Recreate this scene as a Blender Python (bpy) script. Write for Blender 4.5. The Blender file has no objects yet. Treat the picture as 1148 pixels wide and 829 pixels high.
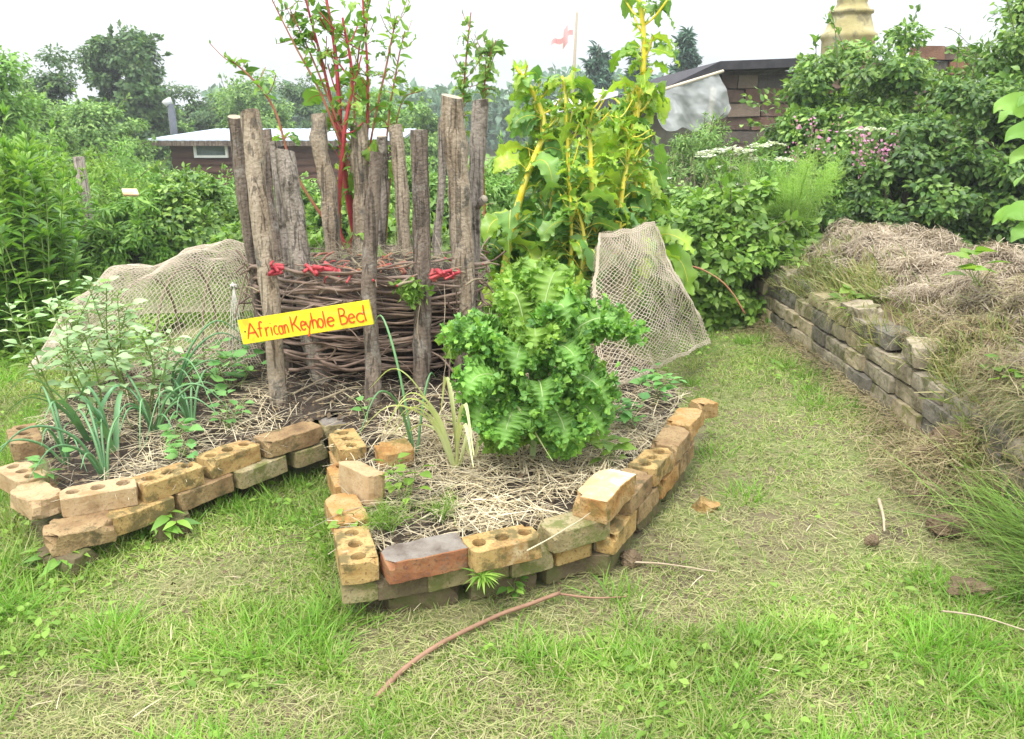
import bpy, bmesh, math, random
import numpy as np
from mathutils import Vector, Matrix
R = math.radians
SC = bpy.context.scene
COL = SC.collection
rng = np.random.default_rng(7)
random.seed(7)

# ------------------------------------------------------------------ camera model
FW, FH, FPX, PITCH, CAMH = 1148.0, 829.0, 955.0, R(16.6), 1.35
CP, SP = math.cos(PITCH), math.sin(PITCH)

def ray(u, v):
    a, b = (u - FW / 2) / FPX, (v - FH / 2) / FPX
    return np.array([a, CP - b * SP, -SP - b * CP])

def P(u, v, Y):                    # point of the sight line at depth Y
    d = ray(u, v)
    return np.array([0, 0, CAMH]) + d * (Y / d[1])

def G(u, v, z=0.0):                # point of the sight line at height z
    d = ray(u, v)
    return np.array([0, 0, CAMH]) + d * ((z - CAMH) / d[2])

# ------------------------------------------------------------------ numpy helpers
def nrm(a):
    a = np.asarray(a, float)
    return a / np.maximum(np.linalg.norm(a, axis=-1, keepdims=True), 1e-9)

def _h(i, j, k):
    n = (i * 374761393 + j * 668265263 + k * 1274126177) & 0xffffffff
    n = ((n ^ (n >> 13)) * 1103515245) & 0xffffffff
    return ((n ^ (n >> 16)) & 0xffff) / 65535.0

def noise3(p, scale=1.0, seed=0):
    p = np.asarray(p, float) * scale + seed * 17.31
    i = np.floor(p).astype(np.int64); f = p - i; f = f * f * (3 - 2 * f)
    out = 0
    for dx in (0, 1):
        for dy in (0, 1):
            for dz in (0, 1):
                w = (f[..., 0] if dx else 1 - f[..., 0]) * (f[..., 1] if dy else 1 - f[..., 1]) * (f[..., 2] if dz else 1 - f[..., 2])
                out = out + w * _h(i[..., 0] + dx, i[..., 1] + dy, i[..., 2] + dz)
    return out                      # 0..1

def fbm(p, scale=1.0, seed=0, octv=3):
    a, s, t = 0.0, 0.5, 0.0
    for o in range(octv):
        a = a + s * noise3(p, scale * 2 ** o, seed + o); t += s; s *= .5
    return a / t

def fbm2(x, y, scale, seed=0, octv=3):
    return fbm(np.stack([x, y, np.zeros_like(x)], -1), scale, seed, octv)

def sstep(a, b, x):
    t = np.clip((x - a) / (b - a), 0, 1)
    return t * t * (3 - 2 * t)

def inpoly(x, y, poly):
    c = np.zeros(x.shape, bool); n = len(poly)
    for i in range(n):
        x1, y1 = poly[i]; x2, y2 = poly[(i + 1) % n]
        c ^= ((y1 > y) != (y2 > y)) & (x < (x2 - x1) * (y - y1) / (y2 - y1 + 1e-12) + x1)
    return c

class M:
    """collects vertices and faces and links them as ONE mesh object"""
    def __init__(s):
        s.v, s.f, s.m, s.n = [], [], [], 0
    def add(s, V, F, mat=0):
        V = np.asarray(V, float).reshape(-1, 3)
        s.v.append(V)
        if isinstance(F, np.ndarray):
            s.f.append(F + s.n); s.m.append(np.full(len(F), mat, np.int32))
        else:
            for k in set(len(q) for q in F):
                A = np.array([q for q in F if len(q) == k], np.int64)
                s.f.append(A + s.n); s.m.append(np.full(len(A), mat, np.int32))
        s.n += len(V)
        return s
    def obj(s, name, mats, parent=None, loc=None, smooth=True):
        loc = np.zeros(3) if loc is None else np.asarray(loc, float)
        V = np.concatenate(s.v) - loc
        me = bpy.data.meshes.new(name)
        me.vertices.add(len(V)); me.vertices.foreach_set('co', V.astype(np.float32).ravel())
        li = np.concatenate([a.ravel() for a in s.f]).astype(np.int32)
        lt = np.concatenate([np.full(len(a), a.shape[1], np.int32) for a in s.f])
        ls = np.concatenate([[0], np.cumsum(lt)[:-1]]).astype(np.int32)
        me.loops.add(len(li)); me.loops.foreach_set('vertex_index', li)
        me.polygons.add(len(lt)); me.polygons.foreach_set('loop_start', ls)
        me.polygons.foreach_set('material_index', np.concatenate(s.m))
        me.polygons.foreach_set('use_smooth', np.full(len(lt), smooth, bool))
        for m in (mats if isinstance(mats, (list, tuple)) else [mats]): me.materials.append(m)
        me.update(calc_edges=True); me.validate()
        o = bpy.data.objects.new(name, me); COL.objects.link(o)
        if parent is not None: o.parent = parent
        else: o.location = loc
        return o

def tag(o, label=None, cat=None, group=None, kind=None):
    if label: o['label'] = label
    if cat: o['category'] = cat
    if group: o['group'] = group
    if kind: o['kind'] = kind
    return o

def thing(name, label, cat, loc, group=None):
    o = bpy.data.objects.new(name, None); COL.objects.link(o)
    o.location = loc; o.empty_display_size = .1
    return tag(o, label, cat, group)

def dup(root, loc, rz=0, sc=1, label=None, group=None):
    r = root.copy(); COL.objects.link(r); r.location = loc
    r.rotation_euler = (0, 0, rz); r.scale = (sc,) * 3 if not hasattr(sc, '__len__') else sc
    if label: r['label'] = label
    if group: r['group'] = group
    for ch in root.children:
        c = ch.copy(); COL.objects.link(c); c.parent = r
    return r

def frames(d, n):
    y = nrm(d); x = np.cross(y, n)
    bad = np.linalg.norm(x, axis=-1) < 1e-4
    x[bad] = np.cross(y[bad], np.array([.31, .8, .5]))
    x = nrm(x); z = np.cross(x, y)
    return np.stack([x, y, z], -1)

def scatter(T, F, pos, d, n, s, sx=None):
    pos, d, n = (np.asarray(a, float) for a in (pos, d, n))
    Rm = frames(d, n); N, k = len(pos), len(T)
    Tn = np.broadcast_to(T, (N, k, 3)).copy() * np.asarray(s).reshape(-1, 1, 1)
    if sx is not None: Tn[:, :, 0] *= np.asarray(sx).reshape(-1, 1)
    V = pos[:, None, :] + np.einsum('nij,nkj->nki', Rm, Tn)
    FF = (np.asarray(F)[None] + (np.arange(N) * k)[:, None, None]).reshape(-1, np.asarray(F).shape[1])
    return V.reshape(-1, 3), FF

def leaf_t(widths, fold=.25, droop=.15, wav=0.0):
    """leaf of unit length along +y: rows of three verts"""
    n = len(widths); V = []
    for i, w in enumerate(widths):
        t = i / (n - 1); z = -droop * t * t
        V += [(-w, t, z + fold * w + wav * math.sin(9 * t)), (0, t, z), (w, t, z + fold * w - wav * math.sin(9 * t + 1))]
    F = []
    for i in range(n - 1):
        a = 3 * i
        F += [(a, a + 1, a + 4, a + 3), (a + 1, a + 2, a + 5, a + 4)]
    return np.array(V), np.array(F)

L_OVAL = leaf_t([.02, .27, .3, .17, .01], .3, .2)
L_OVAL2 = leaf_t([.03, .33, .02], .3, .2)
L_LANCE = leaf_t([.02, .12, .13, .08, .005], .3, .35)
L_ROUND = leaf_t([.12, .42, .5, .42, .1], .12, .05)
L_HEART = leaf_t([.2, .42, .34, .16, .01], .2, .2)
L_BLADE = leaf_t([.02, .018, .002], .2, .3)
def ribbon_t(w, bend=.15):
    V = [(-w, 0, 0), (w, 0, 0), (w * .9, .5, bend), (-w * .9, .5, bend), (-w * .5, 1, 0), (w * .5, 1, 0)]
    return np.array(V, float), np.array([(0, 1, 2, 3), (3, 2, 5, 4)])

def tube(pts, r, n=7, cap=True, flat=1.0):
    pts = np.asarray(pts, float); k = len(pts)
    r = np.full(k, r) if np.isscalar(r) else np.asarray(r, float)
    if len(r) != k: r = np.interp(np.linspace(0, 1, k), np.linspace(0, 1, len(r)), r)
    t = nrm(np.gradient(pts, axis=0))
    ref = np.array([0, 0, 1.0]) if abs(t[0][2]) < .9 else np.array([1.0, 0, 0])
    x = nrm(np.cross(t[0], ref)); X = []
    for i in range(k):
        x = nrm(x - t[i] * np.dot(x, t[i])); X.append(x)
    X = np.array(X); Yv = np.cross(t, X)
    a = np.arange(n) * 2 * math.pi / n
    V = pts[:, None] + r[:, None, None] * (np.cos(a)[None, :, None] * X[:, None] + flat * np.sin(a)[None, :, None] * Yv[:, None])
    i, j = np.meshgrid(np.arange(k - 1), np.arange(n), indexing='ij')
    j2 = (j + 1) % n
    F = np.stack([i * n + j, i * n + j2, (i + 1) * n + j2, (i + 1) * n + j], -1).reshape(-1, 4)
    return V.reshape(-1, 3), F

def caps(m, k, n, mat=0):
    """close the last added tube (k rings of n) of M m with two n-gons"""
    base = m.n - k * n
    m.f.append(np.array([[base + q for q in range(n)][::-1]])); m.m.append(np.array([mat], np.int32))
    m.f.append(np.array([[base + (k - 1) * n + q for q in range(n)]])); m.m.append(np.array([mat], np.int32))

def curve(pts, n=16):
    """smooth curve through points (Catmull-Rom)"""
    p = np.asarray(pts, float)
    p = np.vstack([2 * p[0] - p[1], p, 2 * p[-1] - p[-2]]); out = []
    segs = len(p) - 3; per = max(2, n // segs)
    for i in range(segs):
        a, b, c, d = p[i:i + 4]
        for t in np.linspace(0, 1, per, endpoint=False):
            out.append(.5 * (2 * b + (c - a) * t + (2 * a - 5 * b + 4 * c - d) * t * t + (3 * b - a - 3 * c + d) * t ** 3))
    out.append(p[-2]); return np.array(out)

def box(m, c, s, mat=0, rz=0, jit=0):
    c = np.asarray(c, float); s = np.asarray(s, float) / 2
    V = np.array([(x, y, z) for x in (-1, 1) for y in (-1, 1) for z in (-1, 1)], float) * s
    if jit: V += rng.normal(0, jit, V.shape)
    co, si = math.cos(rz), math.sin(rz)
    V = np.stack([V[:, 0] * co - V[:, 1] * si, V[:, 0] * si + V[:, 1] * co, V[:, 2]], -1) + c
    m.add(V, np.array([(0, 1, 3, 2), (4, 6, 7, 5), (0, 4, 5, 1), (2, 3, 7, 6), (0, 2, 6, 4), (1, 5, 7, 3)]), mat)

def randdir(n, g=rng):
    return nrm(g.normal(size=(n, 3)))

# ------------------------------------------------------------------ materials
def newmat(name):
    m = bpy.data.materials.new(name); m.use_nodes = True
    nt = m.node_tree; nt.nodes.clear()
    return m, nt, nt.nodes, nt.links

def ramp(ns, cols, pos=None):
    r = ns.new('ShaderNodeValToRGB'); e = r.color_ramp.elements
    pos = pos or [i / max(1, len(cols) - 1) for i in range(len(cols))]
    while len(e) < len(cols): e.new(.5)
    for i, c in enumerate(cols):
        e[i].position = pos[i]; e[i].color = (*c, 1)
    return r

def leaf_mat(name, cols, trans=.35, rough=.5, spec=.35, var=.35, vscale=2.5):
    m, nt, ns, ln = newmat(name)
    geo = ns.new('ShaderNodeNewGeometry'); r = ramp(ns, cols); ln.new(geo.outputs['Random Per Island'], r.inputs[0])
    tc = ns.new('ShaderNodeTexCoord'); nz = ns.new('ShaderNodeTexNoise'); nz.inputs['Scale'].default_value = vscale
    nz.inputs['Detail'].default_value = 3
    ln.new(tc.outputs['Object'], nz.inputs['Vector'])
    mr = ns.new('ShaderNodeMapRange'); mr.inputs[1].default_value = .3; mr.inputs[2].default_value = .7
    mr.inputs[3].default_value = 1 - var; mr.inputs[4].default_value = 1 + var
    ln.new(nz.outputs[0], mr.inputs[0])
    mul = ns.new('ShaderNodeVectorMath'); mul.operation = 'SCALE'
    ln.new(r.outputs[0], mul.inputs[0]); ln.new(mr.outputs[0], mul.inputs['Scale'])
    p = ns.new('ShaderNodeBsdfPrincipled'); p.inputs['Roughness'].default_value = rough
    p.inputs['Specular IOR Level'].default_value = spec
    ln.new(mul.outputs[0], p.inputs['Base Color'])
    t = ns.new('ShaderNodeBsdfTranslucent'); tint = ns.new('ShaderNodeVectorMath'); tint.operation = 'MULTIPLY'
    tint.inputs[1].default_value = (1.25, 1.3, .7)
    ln.new(mul.outputs[0], tint.inputs[0]); ln.new(tint.outputs[0], t.inputs[0])
    mx = ns.new('ShaderNodeMixShader'); mx.inputs[0].default_value = trans
    ln.new(p.outputs[0], mx.inputs[1]); ln.new(t.outputs[0], mx.inputs[2])
    o = ns.new('ShaderNodeOutputMaterial'); ln.new(mx.outputs[0], o.inputs[0])
    return m

def surf_mat(name, cols, scale=(8, 8, 8), rough=.85, detail=6, bump=.3, bscale=None, moss=0, mosscol=(.09, .11, .025),
             speck=None, spec=.25, randobj=True, pos=None, dist=0.004, mscale=9.0, crack=0, island=0):
    """noise-mottled surface; moss = share covered by a second stain"""
    m, nt, ns, ln = newmat(name)
    tc = ns.new('ShaderNodeTexCoord'); vec = tc.outputs['Object']
    if randobj:
        oi = ns.new('ShaderNodeObjectInfo'); ad = ns.new('ShaderNodeVectorMath'); ad.operation = 'MULTIPLY_ADD'
        ad.inputs[0].default_value = (13.7, 7.3, 9.1)
        ln.new(oi.outputs['Random'], ad.inputs[1]); ln.new(vec, ad.inputs[2]); vec = ad.outputs[0]
    mp = ns.new('ShaderNodeMapping'); mp.inputs['Scale'].default_value = scale; ln.new(vec, mp.inputs[0])
    nz = ns.new('ShaderNodeTexNoise'); nz.inputs['Scale'].default_value = 1; nz.inputs['Detail'].default_value = detail
    nz.inputs['Roughness'].default_value = .65
    ln.new(mp.outputs[0], nz.inputs['Vector'])
    r = ramp(ns, cols, pos or [.3 + .4 * i / max(1, len(cols) - 1) for i in range(len(cols))]); ln.new(nz.outputs[0], r.inputs[0])
    colr = r.outputs[0]
    n2 = ns.new('ShaderNodeTexNoise'); n2.inputs['Scale'].default_value = bscale or 120; n2.inputs['Detail'].default_value = 4
    ln.new(vec, n2.inputs['Vector'])
    if speck:
        mr = ns.new('ShaderNodeMapRange'); mr.inputs[1].default_value = .58; mr.inputs[2].default_value = .68
        ln.new(n2.outputs[0], mr.inputs[0])
        mx = ns.new('ShaderNodeMix'); mx.data_type = 'RGBA'; mx.inputs[7].default_value = (*speck, 1)
        ln.new(mr.outputs[0], mx.inputs[0]); ln.new(colr, mx.inputs[6]); colr = mx.outputs[2]
    if moss:
        n3 = ns.new('ShaderNodeTexNoise'); n3.inputs['Scale'].default_value = mscale; n3.inputs['Detail'].default_value = 9
        n3.inputs['Roughness'].default_value = .7
        ln.new(vec, n3.inputs['Vector'])
        mr = ns.new('ShaderNodeMapRange'); c = .72 - .44 * moss
        mr.inputs[1].default_value = c - .035; mr.inputs[2].default_value = c + .06; ln.new(n3.outputs[0], mr.inputs[0])
        mx = ns.new('ShaderNodeMix'); mx.data_type = 'RGBA'; mx.inputs[7].default_value = (*mosscol, 1)
        ln.new(mr.outputs[0], mx.inputs[0]); ln.new(colr, mx.inputs[6]); colr = mx.outputs[2]
    if island:
        ge = ns.new('ShaderNodeNewGeometry'); mr = ns.new('ShaderNodeMapRange'); mr.inputs[3].default_value = 1 - island; mr.inputs[4].default_value = 1 + island; ln.new(ge.outputs['Random Per Island'], mr.inputs[0])
        hs = ns.new('ShaderNodeHueSaturation'); ln.new(mr.outputs[0], hs.inputs['Value']); ln.new(colr, hs.inputs['Color'])
        m5 = ns.new('ShaderNodeMath'); m5.operation = 'MULTIPLY_ADD'; m5.inputs[1].default_value = .55; m5.inputs[2].default_value = .65; ln.new(ge.outputs['Random Per Island'], m5.inputs[0]); ln.new(m5.outputs[0], hs.inputs['Saturation']); colr = hs.outputs[0]
    if crack:
        m4 = ns.new('ShaderNodeMapping'); m4.inputs['Scale'].default_value = (60, 60, 2.6); ln.new(vec, m4.inputs[0])
        n4 = ns.new('ShaderNodeTexNoise'); n4.inputs['Scale'].default_value = 1; n4.inputs['Detail'].default_value = 3; n4.inputs['Distortion'].default_value = .6; ln.new(m4.outputs[0], n4.inputs['Vector'])
        mr = ns.new('ShaderNodeMapRange'); mr.inputs[1].default_value = .40; mr.inputs[2].default_value = .46; mr.inputs[3].default_value = 1 - crack; mr.inputs[4].default_value = 1; ln.new(n4.outputs[0], mr.inputs[0])
        sc = ns.new('ShaderNodeVectorMath'); sc.operation = 'SCALE'; ln.new(colr, sc.inputs[0]); ln.new(mr.outputs[0], sc.inputs['Scale']); colr = sc.outputs[0]
    p = ns.new('ShaderNodeBsdfPrincipled'); p.inputs['Roughness'].default_value = rough
    p.inputs['Specular IOR Level'].default_value = spec
    ln.new(colr, p.inputs['Base Color'])
    if bump:
        ad = ns.new('ShaderNodeMath'); ad.operation = 'ADD'; ln.new(nz.outputs[0], ad.inputs[0]); ln.new(n2.outputs[0], ad.inputs[1])
        b = ns.new('ShaderNodeBump'); b.inputs['Strength'].default_value = bump; b.inputs['Distance'].default_value = dist
        ln.new(ad.outputs[0], b.inputs['Height']); ln.new(b.outputs[0], p.inputs['Normal'])
    o = ns.new('ShaderNodeOutputMaterial'); ln.new(p.outputs[0], o.inputs[0])
    return m

def strand_mat(name, cols, rough=.7, trans=0.0, var=.25):
    return leaf_mat(name, cols, trans=trans, rough=rough, spec=.2, var=var, vscale=2.0)

MAT = {}
MAT['grass'] = leaf_mat('grass', [(0.127, 0.223, 0.032), (0.201, 0.329, 0.048), (0.276, 0.392, 0.074), (0.350, 0.403, 0.127), (0.488, 0.435, 0.233)], .35, .5, .3, .3, 1.5)
MAT['tallgrass'] = leaf_mat('tall_grass', [(0.125, 0.237, 0.044), (0.213, 0.350, 0.062), (0.300, 0.438, 0.100)], .35, .5)
MAT['tuft'] = leaf_mat('tuft_grass', [(.12, .27, .03), (.18, .36, .04), (.26, .43, .07)], .35, .5, .3, .3, 1.5)
MAT['mixgrass'] = leaf_mat('mixed_grass', [(.14, .2, .05), (.22, .27, .08), (.34, .3, .14), (.42, .35, .2), (.25, .18, .1)], .3)
MAT['drymat'] = strand_mat('dry_mat', [(0.149, 0.109, 0.063), (0.276, 0.207, 0.115), (0.380, 0.299, 0.172), (0.230, 0.241, 0.081), (0.460, 0.380, 0.230)], .7, .15)
MAT['brownhay'] = strand_mat('brown_hay', [(0.168, 0.123, 0.070), (0.280, 0.217, 0.126), (0.392, 0.319, 0.182), (0.238, 0.246, 0.084)], .7, .15)
MAT['hay'] = strand_mat('hay', [(0.217, 0.207, 0.087), (0.352, 0.322, 0.158), (0.279, 0.310, 0.102), (0.455, 0.425, 0.224)], .7, .15)
MAT['oldhay'] = strand_mat('old_hay', [(.20, .15, .10), (.32, .255, .18), (.42, .345, .25), (.52, .44, .33)], .75, .1)
MAT['straw'] = strand_mat('straw', [(.42, .34, .2), (.56, .47, .31), (.68, .60, .42), (.36, .28, .17)], .55, .15)
MAT['oldstraw'] = strand_mat('grey_straw', [(.22, .18, .12), (.32, .27, .19), (.45, .39, .28), (.15, .12, .08)], .7, .1)
MAT['weed'] = leaf_mat('weed_leaf', [(0.116, 0.253, 0.047), (0.182, 0.353, 0.054), (0.297, 0.488, 0.078)], .35, .4, .4)
MAT['weedlight'] = leaf_mat('light_weed_leaf', [(0.143, 0.275, 0.039), (0.220, 0.363, 0.055), (0.308, 0.462, 0.088)], .4)
MAT['bramble'] = leaf_mat('bramble_leaf', [(0.077, 0.160, 0.032), (0.131, 0.255, 0.047), (0.222, 0.369, 0.067), (0.322, 0.465, 0.096)], .3, .4, .45)
MAT['brambledark'] = leaf_mat('dark_bramble_leaf', [(.05, .115, .025), (.085, .175, .035), (.14, .25, .05), (.2, .31, .07)], .3, .4, .45)
MAT['hedge'] = leaf_mat('hedge_leaf', [(0.124, 0.241, 0.060), (0.202, 0.345, 0.085), (0.313, 0.466, 0.120)], .3)
MAT['tree'] = leaf_mat('tree_leaf', [(0.066, 0.138, 0.050), (0.103, 0.188, 0.064), (0.168, 0.260, 0.085)], .3)
MAT['lighttree'] = leaf_mat('light_tree_leaf', [(0.146, 0.297, 0.062), (0.225, 0.399, 0.083), (0.305, 0.489, 0.124)], .35)
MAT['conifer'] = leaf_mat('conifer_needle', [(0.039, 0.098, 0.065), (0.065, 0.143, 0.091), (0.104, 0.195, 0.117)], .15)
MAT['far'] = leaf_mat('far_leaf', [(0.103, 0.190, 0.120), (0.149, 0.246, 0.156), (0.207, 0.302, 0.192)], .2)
MAT['raspberry'] = leaf_mat('raspberry_leaf', [(0.120, 0.237, 0.032), (0.179, 0.319, 0.049), (0.283, 0.426, 0.082)], .35, .4, .4)
MAT['kale'] = leaf_mat('kale_leaf', [(0.112, 0.276, 0.062), (0.179, 0.373, 0.070), (0.280, 0.498, 0.070)], .3, .45, .4, .3, 9)
MAT['kaletop'] = leaf_mat('young_kale_leaf', [(0.160, 0.311, 0.053), (0.223, 0.388, 0.059), (0.319, 0.477, 0.080)], .35, .45, .4, .3, 9)
MAT['kaleblue'] = leaf_mat('old_kale_leaf', [(.055, .17, .075), (.08, .22, .09), (.12, .28, .1)], .25, .45, .4, .3, 9)
MAT['kalestem'] = surf_mat('kale_stem', [(0.336, 0.454, 0.176), (0.441, 0.540, 0.245)], rough=.5, bump=.1)
MAT['chard'] = leaf_mat('chard_leaf', [(0.208, 0.373, 0.044), (0.320, 0.496, 0.059), (0.488, 0.634, 0.089)], .4, .35, .45, .3, 6)
MAT['charddark'] = leaf_mat('dark_chard_leaf', [(0.112, 0.256, 0.062), (0.175, 0.347, 0.075), (0.254, 0.422, 0.093)], .35, .4, .45, .3, 6)
MAT['yellow'] = surf_mat('yellow_stalk', [(.66, .46, .02), (.76, .6, .04), (.74, .66, .14), (.48, .5, .1)], (6, 6, 14), rough=.4, bump=.1)
MAT['redstalk'] = surf_mat('red_stalk', [(0.297, 0.028, 0.042), (0.450, 0.063, 0.070), (0.405, 0.098, 0.070)], (6, 6, 14), rough=.4, bump=.1)
MAT['thinred'] = surf_mat('faded_red_stalk', [(.3, .08, .07), (.36, .14, .08), (.3, .2, .08)], (6, 6, 14), rough=.5, bump=.1)
MAT['fern'] = leaf_mat('fern_leaf', [(.22, .38, .06), (.3, .48, .1), (.38, .55, .14)], .4)
MAT['bean'] = leaf_mat('bean_leaf', [(0.304, 0.461, 0.215), (0.414, 0.583, 0.288), (0.524, 0.678, 0.374)], .3, .5)
MAT['onion'] = leaf_mat('onion_leaf', [(.1, .25, .1), (.15, .32, .13), (.22, .38, .14)], .2, .35, .5)
MAT['garlic'] = leaf_mat('garlic_leaf', [(0.506, 0.581, 0.230), (0.695, 0.713, 0.374), (0.380, 0.528, 0.173)], .3, .5)
MAT['nasturtium'] = leaf_mat('nasturtium_leaf', [(.13, .33, .09), (.19, .42, .11), (.26, .49, .14)], .35, .45)
MAT['stem'] = surf_mat('green_stem', [(.14, .22, .05), (.22, .28, .09)], rough=.6, bump=.1)
MAT['drystem'] = surf_mat('dry_stem', [(.2, .16, .1), (.3, .25, .16)], rough=.8, bump=.2)
MAT['bark'] = surf_mat('bark', [(.1, .08, .055), (.2, .165, .12)], (14, 14, 4), bump=.5)
MAT['soil'] = surf_mat('dark_soil', [(0.019, 0.013, 0.010), (0.043, 0.031, 0.022), (0.074, 0.054, 0.036)], (18, 18, 18), rough=.95, bump=.8, bscale=60, dist=.012)
MAT['clod'] = surf_mat('earth', [(0.080, 0.056, 0.034), (0.152, 0.108, 0.064), (0.216, 0.160, 0.098)], (14, 14, 14), rough=.95, bump=.8, bscale=60, dist=.01)
MAT['postgrey'] = surf_mat('grey_weathered_wood', [(0.099, 0.083, 0.068), (0.244, 0.205, 0.163), (0.325, 0.279, 0.232), (0.180, 0.148, 0.111)], (26, 26, 2.2), rough=.85, bump=1.0, bscale=70, dist=.01, crack=.55, moss=.34, mosscol=(.09, .075, .055))
MAT['postbrown'] = surf_mat('brown_weathered_wood', [(0.109, 0.078, 0.054), (0.270, 0.207, 0.140), (0.354, 0.290, 0.210), (0.186, 0.140, 0.099)], (26, 26, 2.2), rough=.85, bump=1.0, bscale=70, dist=.01, crack=.55, moss=.34, mosscol=(.14, .125, .1))
MAT['postdark'] = surf_mat('dark_weathered_wood', [(0.063, 0.049, 0.040), (0.158, 0.121, 0.092), (0.242, 0.189, 0.141)], (26, 26, 2.2), rough=.85, bump=1.0, bscale=70, dist=.01, crack=.55, moss=.34, mosscol=(.25, .22, .18))
MAT['sawn'] = surf_mat('sawn_end_grain', [(.3, .25, .18), (.42, .36, .27)], (30, 30, 30), bump=.4)
MAT['wicker'] = surf_mat('willow_rod', [(.11, .07, .05), (.22, .15, .11), (.34, .26, .2)], (7, 7, 7), rough=.6, bump=.3, spec=.35)
MAT['twig'] = surf_mat('twig', [(.22, .12, .075), (.34, .2, .13)], (9, 9, 9), rough=.7, bump=.3)
MAT['paletwig'] = surf_mat('pale_twig', [(.36, .28, .18), (.5, .42, .3)], (9, 9, 9), rough=.7, bump=.3)
MAT['sign'] = surf_mat('yellow_paint', [(0.718, 0.552, 0.015), (0.791, 0.635, 0.030), (0.800, 0.681, 0.080)], (9, 9, 30), rough=.55, bump=.15, randobj=False, moss=.3, mosscol=(.6, .44, .03), mscale=11, dist=.002)
MAT['signred'] = surf_mat('red_paint', [(.55, .06, .012), (.68, .11, .02)], (30, 30, 30), rough=.5, bump=.1)
MAT['net'] = surf_mat('netting', [(0.481, 0.401, 0.293), (0.616, 0.534, 0.411)], (5, 5, 5), rough=.8, bump=0)
MAT['netpale'] = surf_mat('pale_cord', [(.65, .62, .55), (.75, .72, .65)], rough=.8, bump=0)
# bricks
B = {}
B['yellow'] = surf_mat('yellow_brick', [(0.198, 0.113, 0.037), (0.360, 0.225, 0.078), (0.432, 0.297, 0.120), (0.306, 0.180, 0.064), (0.486, 0.378, 0.221)], (7, 7, 9), bump=.7, speck=(.2, .12, .05), moss=.44, mosscol=(.15, .115, .045), dist=.003, mscale=14)
B['pale'] = surf_mat('pale_brick', [(0.232, 0.138, 0.056), (0.387, 0.262, 0.136), (0.449, 0.327, 0.186), (0.325, 0.211, 0.098)], (7, 7, 9), bump=.7, speck=(.3, .2, .12), moss=.3, mosscol=(.3, .2, .1), dist=.003, mscale=12)
B['brown'] = surf_mat('brown_brick', [(0.117, 0.072, 0.037), (0.243, 0.153, 0.074), (0.324, 0.225, 0.110), (0.180, 0.117, 0.055)], (7, 7, 9), bump=.8, speck=(.15, .1, .05), moss=.32, mosscol=(.11, .085, .04), dist=.004, mscale=14)
B['orange'] = surf_mat('orange_brick', [(0.216, 0.099, 0.032), (0.360, 0.198, 0.064), (0.414, 0.279, 0.129), (0.270, 0.153, 0.055)], (7, 7, 9), bump=.8, speck=(.22, .12, .05), moss=.34, mosscol=(.19, .14, .045), dist=.004, mscale=14)
B['mossy'] = surf_mat('mossy_brick', [(.18, .14, .07), (.3, .24, .12), (.38, .33, .2)], (7, 7, 9), bump=.8, speck=(.14, .11, .06), moss=.46, mosscol=(.15, .155, .05), dist=.004, mscale=12)
B['red'] = surf_mat('red_brick', [(0.170, 0.068, 0.037), (0.281, 0.116, 0.053), (0.323, 0.179, 0.089), (0.212, 0.095, 0.047)], (7, 7, 9), bump=.7, speck=(.17, .08, .05), moss=.3, mosscol=(.17, .12, .085), dist=.003, mscale=12)
B['dark'] = surf_mat('soil_stained_brick', [(.075, .055, .032), (.15, .115, .065), (.23, .185, .11)], (9, 9, 9), bump=.8, moss=.5, mosscol=(.11, .11, .04), dist=.004)
MAT['mortar'] = surf_mat('mortar_crust', [(0.108, 0.083, 0.065), (0.194, 0.166, 0.137), (0.259, 0.230, 0.194)], (14, 14, 14), bump=.8, moss=.25, mosscol=(.17, .12, .09), dist=.005)
MAT['whitemortar'] = surf_mat('pale_mortar_stain', [(.4, .25, .1), (.52, .38, .22), (.72, .66, .56)], (7, 7, 7), bump=.7, dist=.004)
MAT['stone'] = surf_mat('grey_walling_stone', [(.12, .095, .062), (.24, .2, .135), (.33, .28, .195), (.2, .145, .095)], (5, 5, 5), bump=.9, bscale=50, moss=.42, mosscol=(.12, .115, .05), dist=.006, speck=(.2, .17, .13), island=.42)

# ------------------------------------------------------------------ world, sun, camera
w = bpy.data.worlds.new('World'); SC.world = w; w.use_nodes = True
nt = w.node_tree; ns, ln = nt.nodes, nt.links; ns.clear()
SUN_EL, SUN_AZ = R(58), R(-150)           # azimuth measured from +Y, behind the camera's left shoulder
sky = ns.new('ShaderNodeTexSky'); sky.sky_type = 'NISHITA'; sky.sun_disc = False
sky.sun_elevation = SUN_EL; sky.sun_rotation = SUN_AZ
tc = ns.new('ShaderNodeTexCoord'); sep = ns.new('ShaderNodeSeparateXYZ'); ln.new(tc.outputs['Generated'], sep.inputs[0])
mr = ns.new('ShaderNodeMapRange'); mr.inputs[3].default_value = 3.15; mr.inputs[4].default_value = 15.0; ln.new(sep.outputs[2], mr.inputs[0])
nz = ns.new('ShaderNodeTexNoise'); nz.inputs['Scale'].default_value = 2.2; nz.inputs['Detail'].default_value = 5; nz.inputs['Distortion'].default_value = .4
mp = ns.new('ShaderNodeMapping'); mp.inputs['Scale'].default_value = (1, 1, 4); ln.new(tc.outputs['Generated'], mp.inputs[0]); ln.new(mp.outputs[0], nz.inputs['Vector'])
m2 = ns.new('ShaderNodeMapRange'); m2.inputs[1].default_value = .3; m2.inputs[2].default_value = .7; m2.inputs[3].default_value = .8; m2.inputs[4].default_value = 1.2
ln.new(nz.outputs[0], m2.inputs[0])
mu = ns.new('ShaderNodeMath'); mu.operation = 'MULTIPLY'; ln.new(mr.outputs[0], mu.inputs[0]); ln.new(m2.outputs[0], mu.inputs[1])
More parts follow.
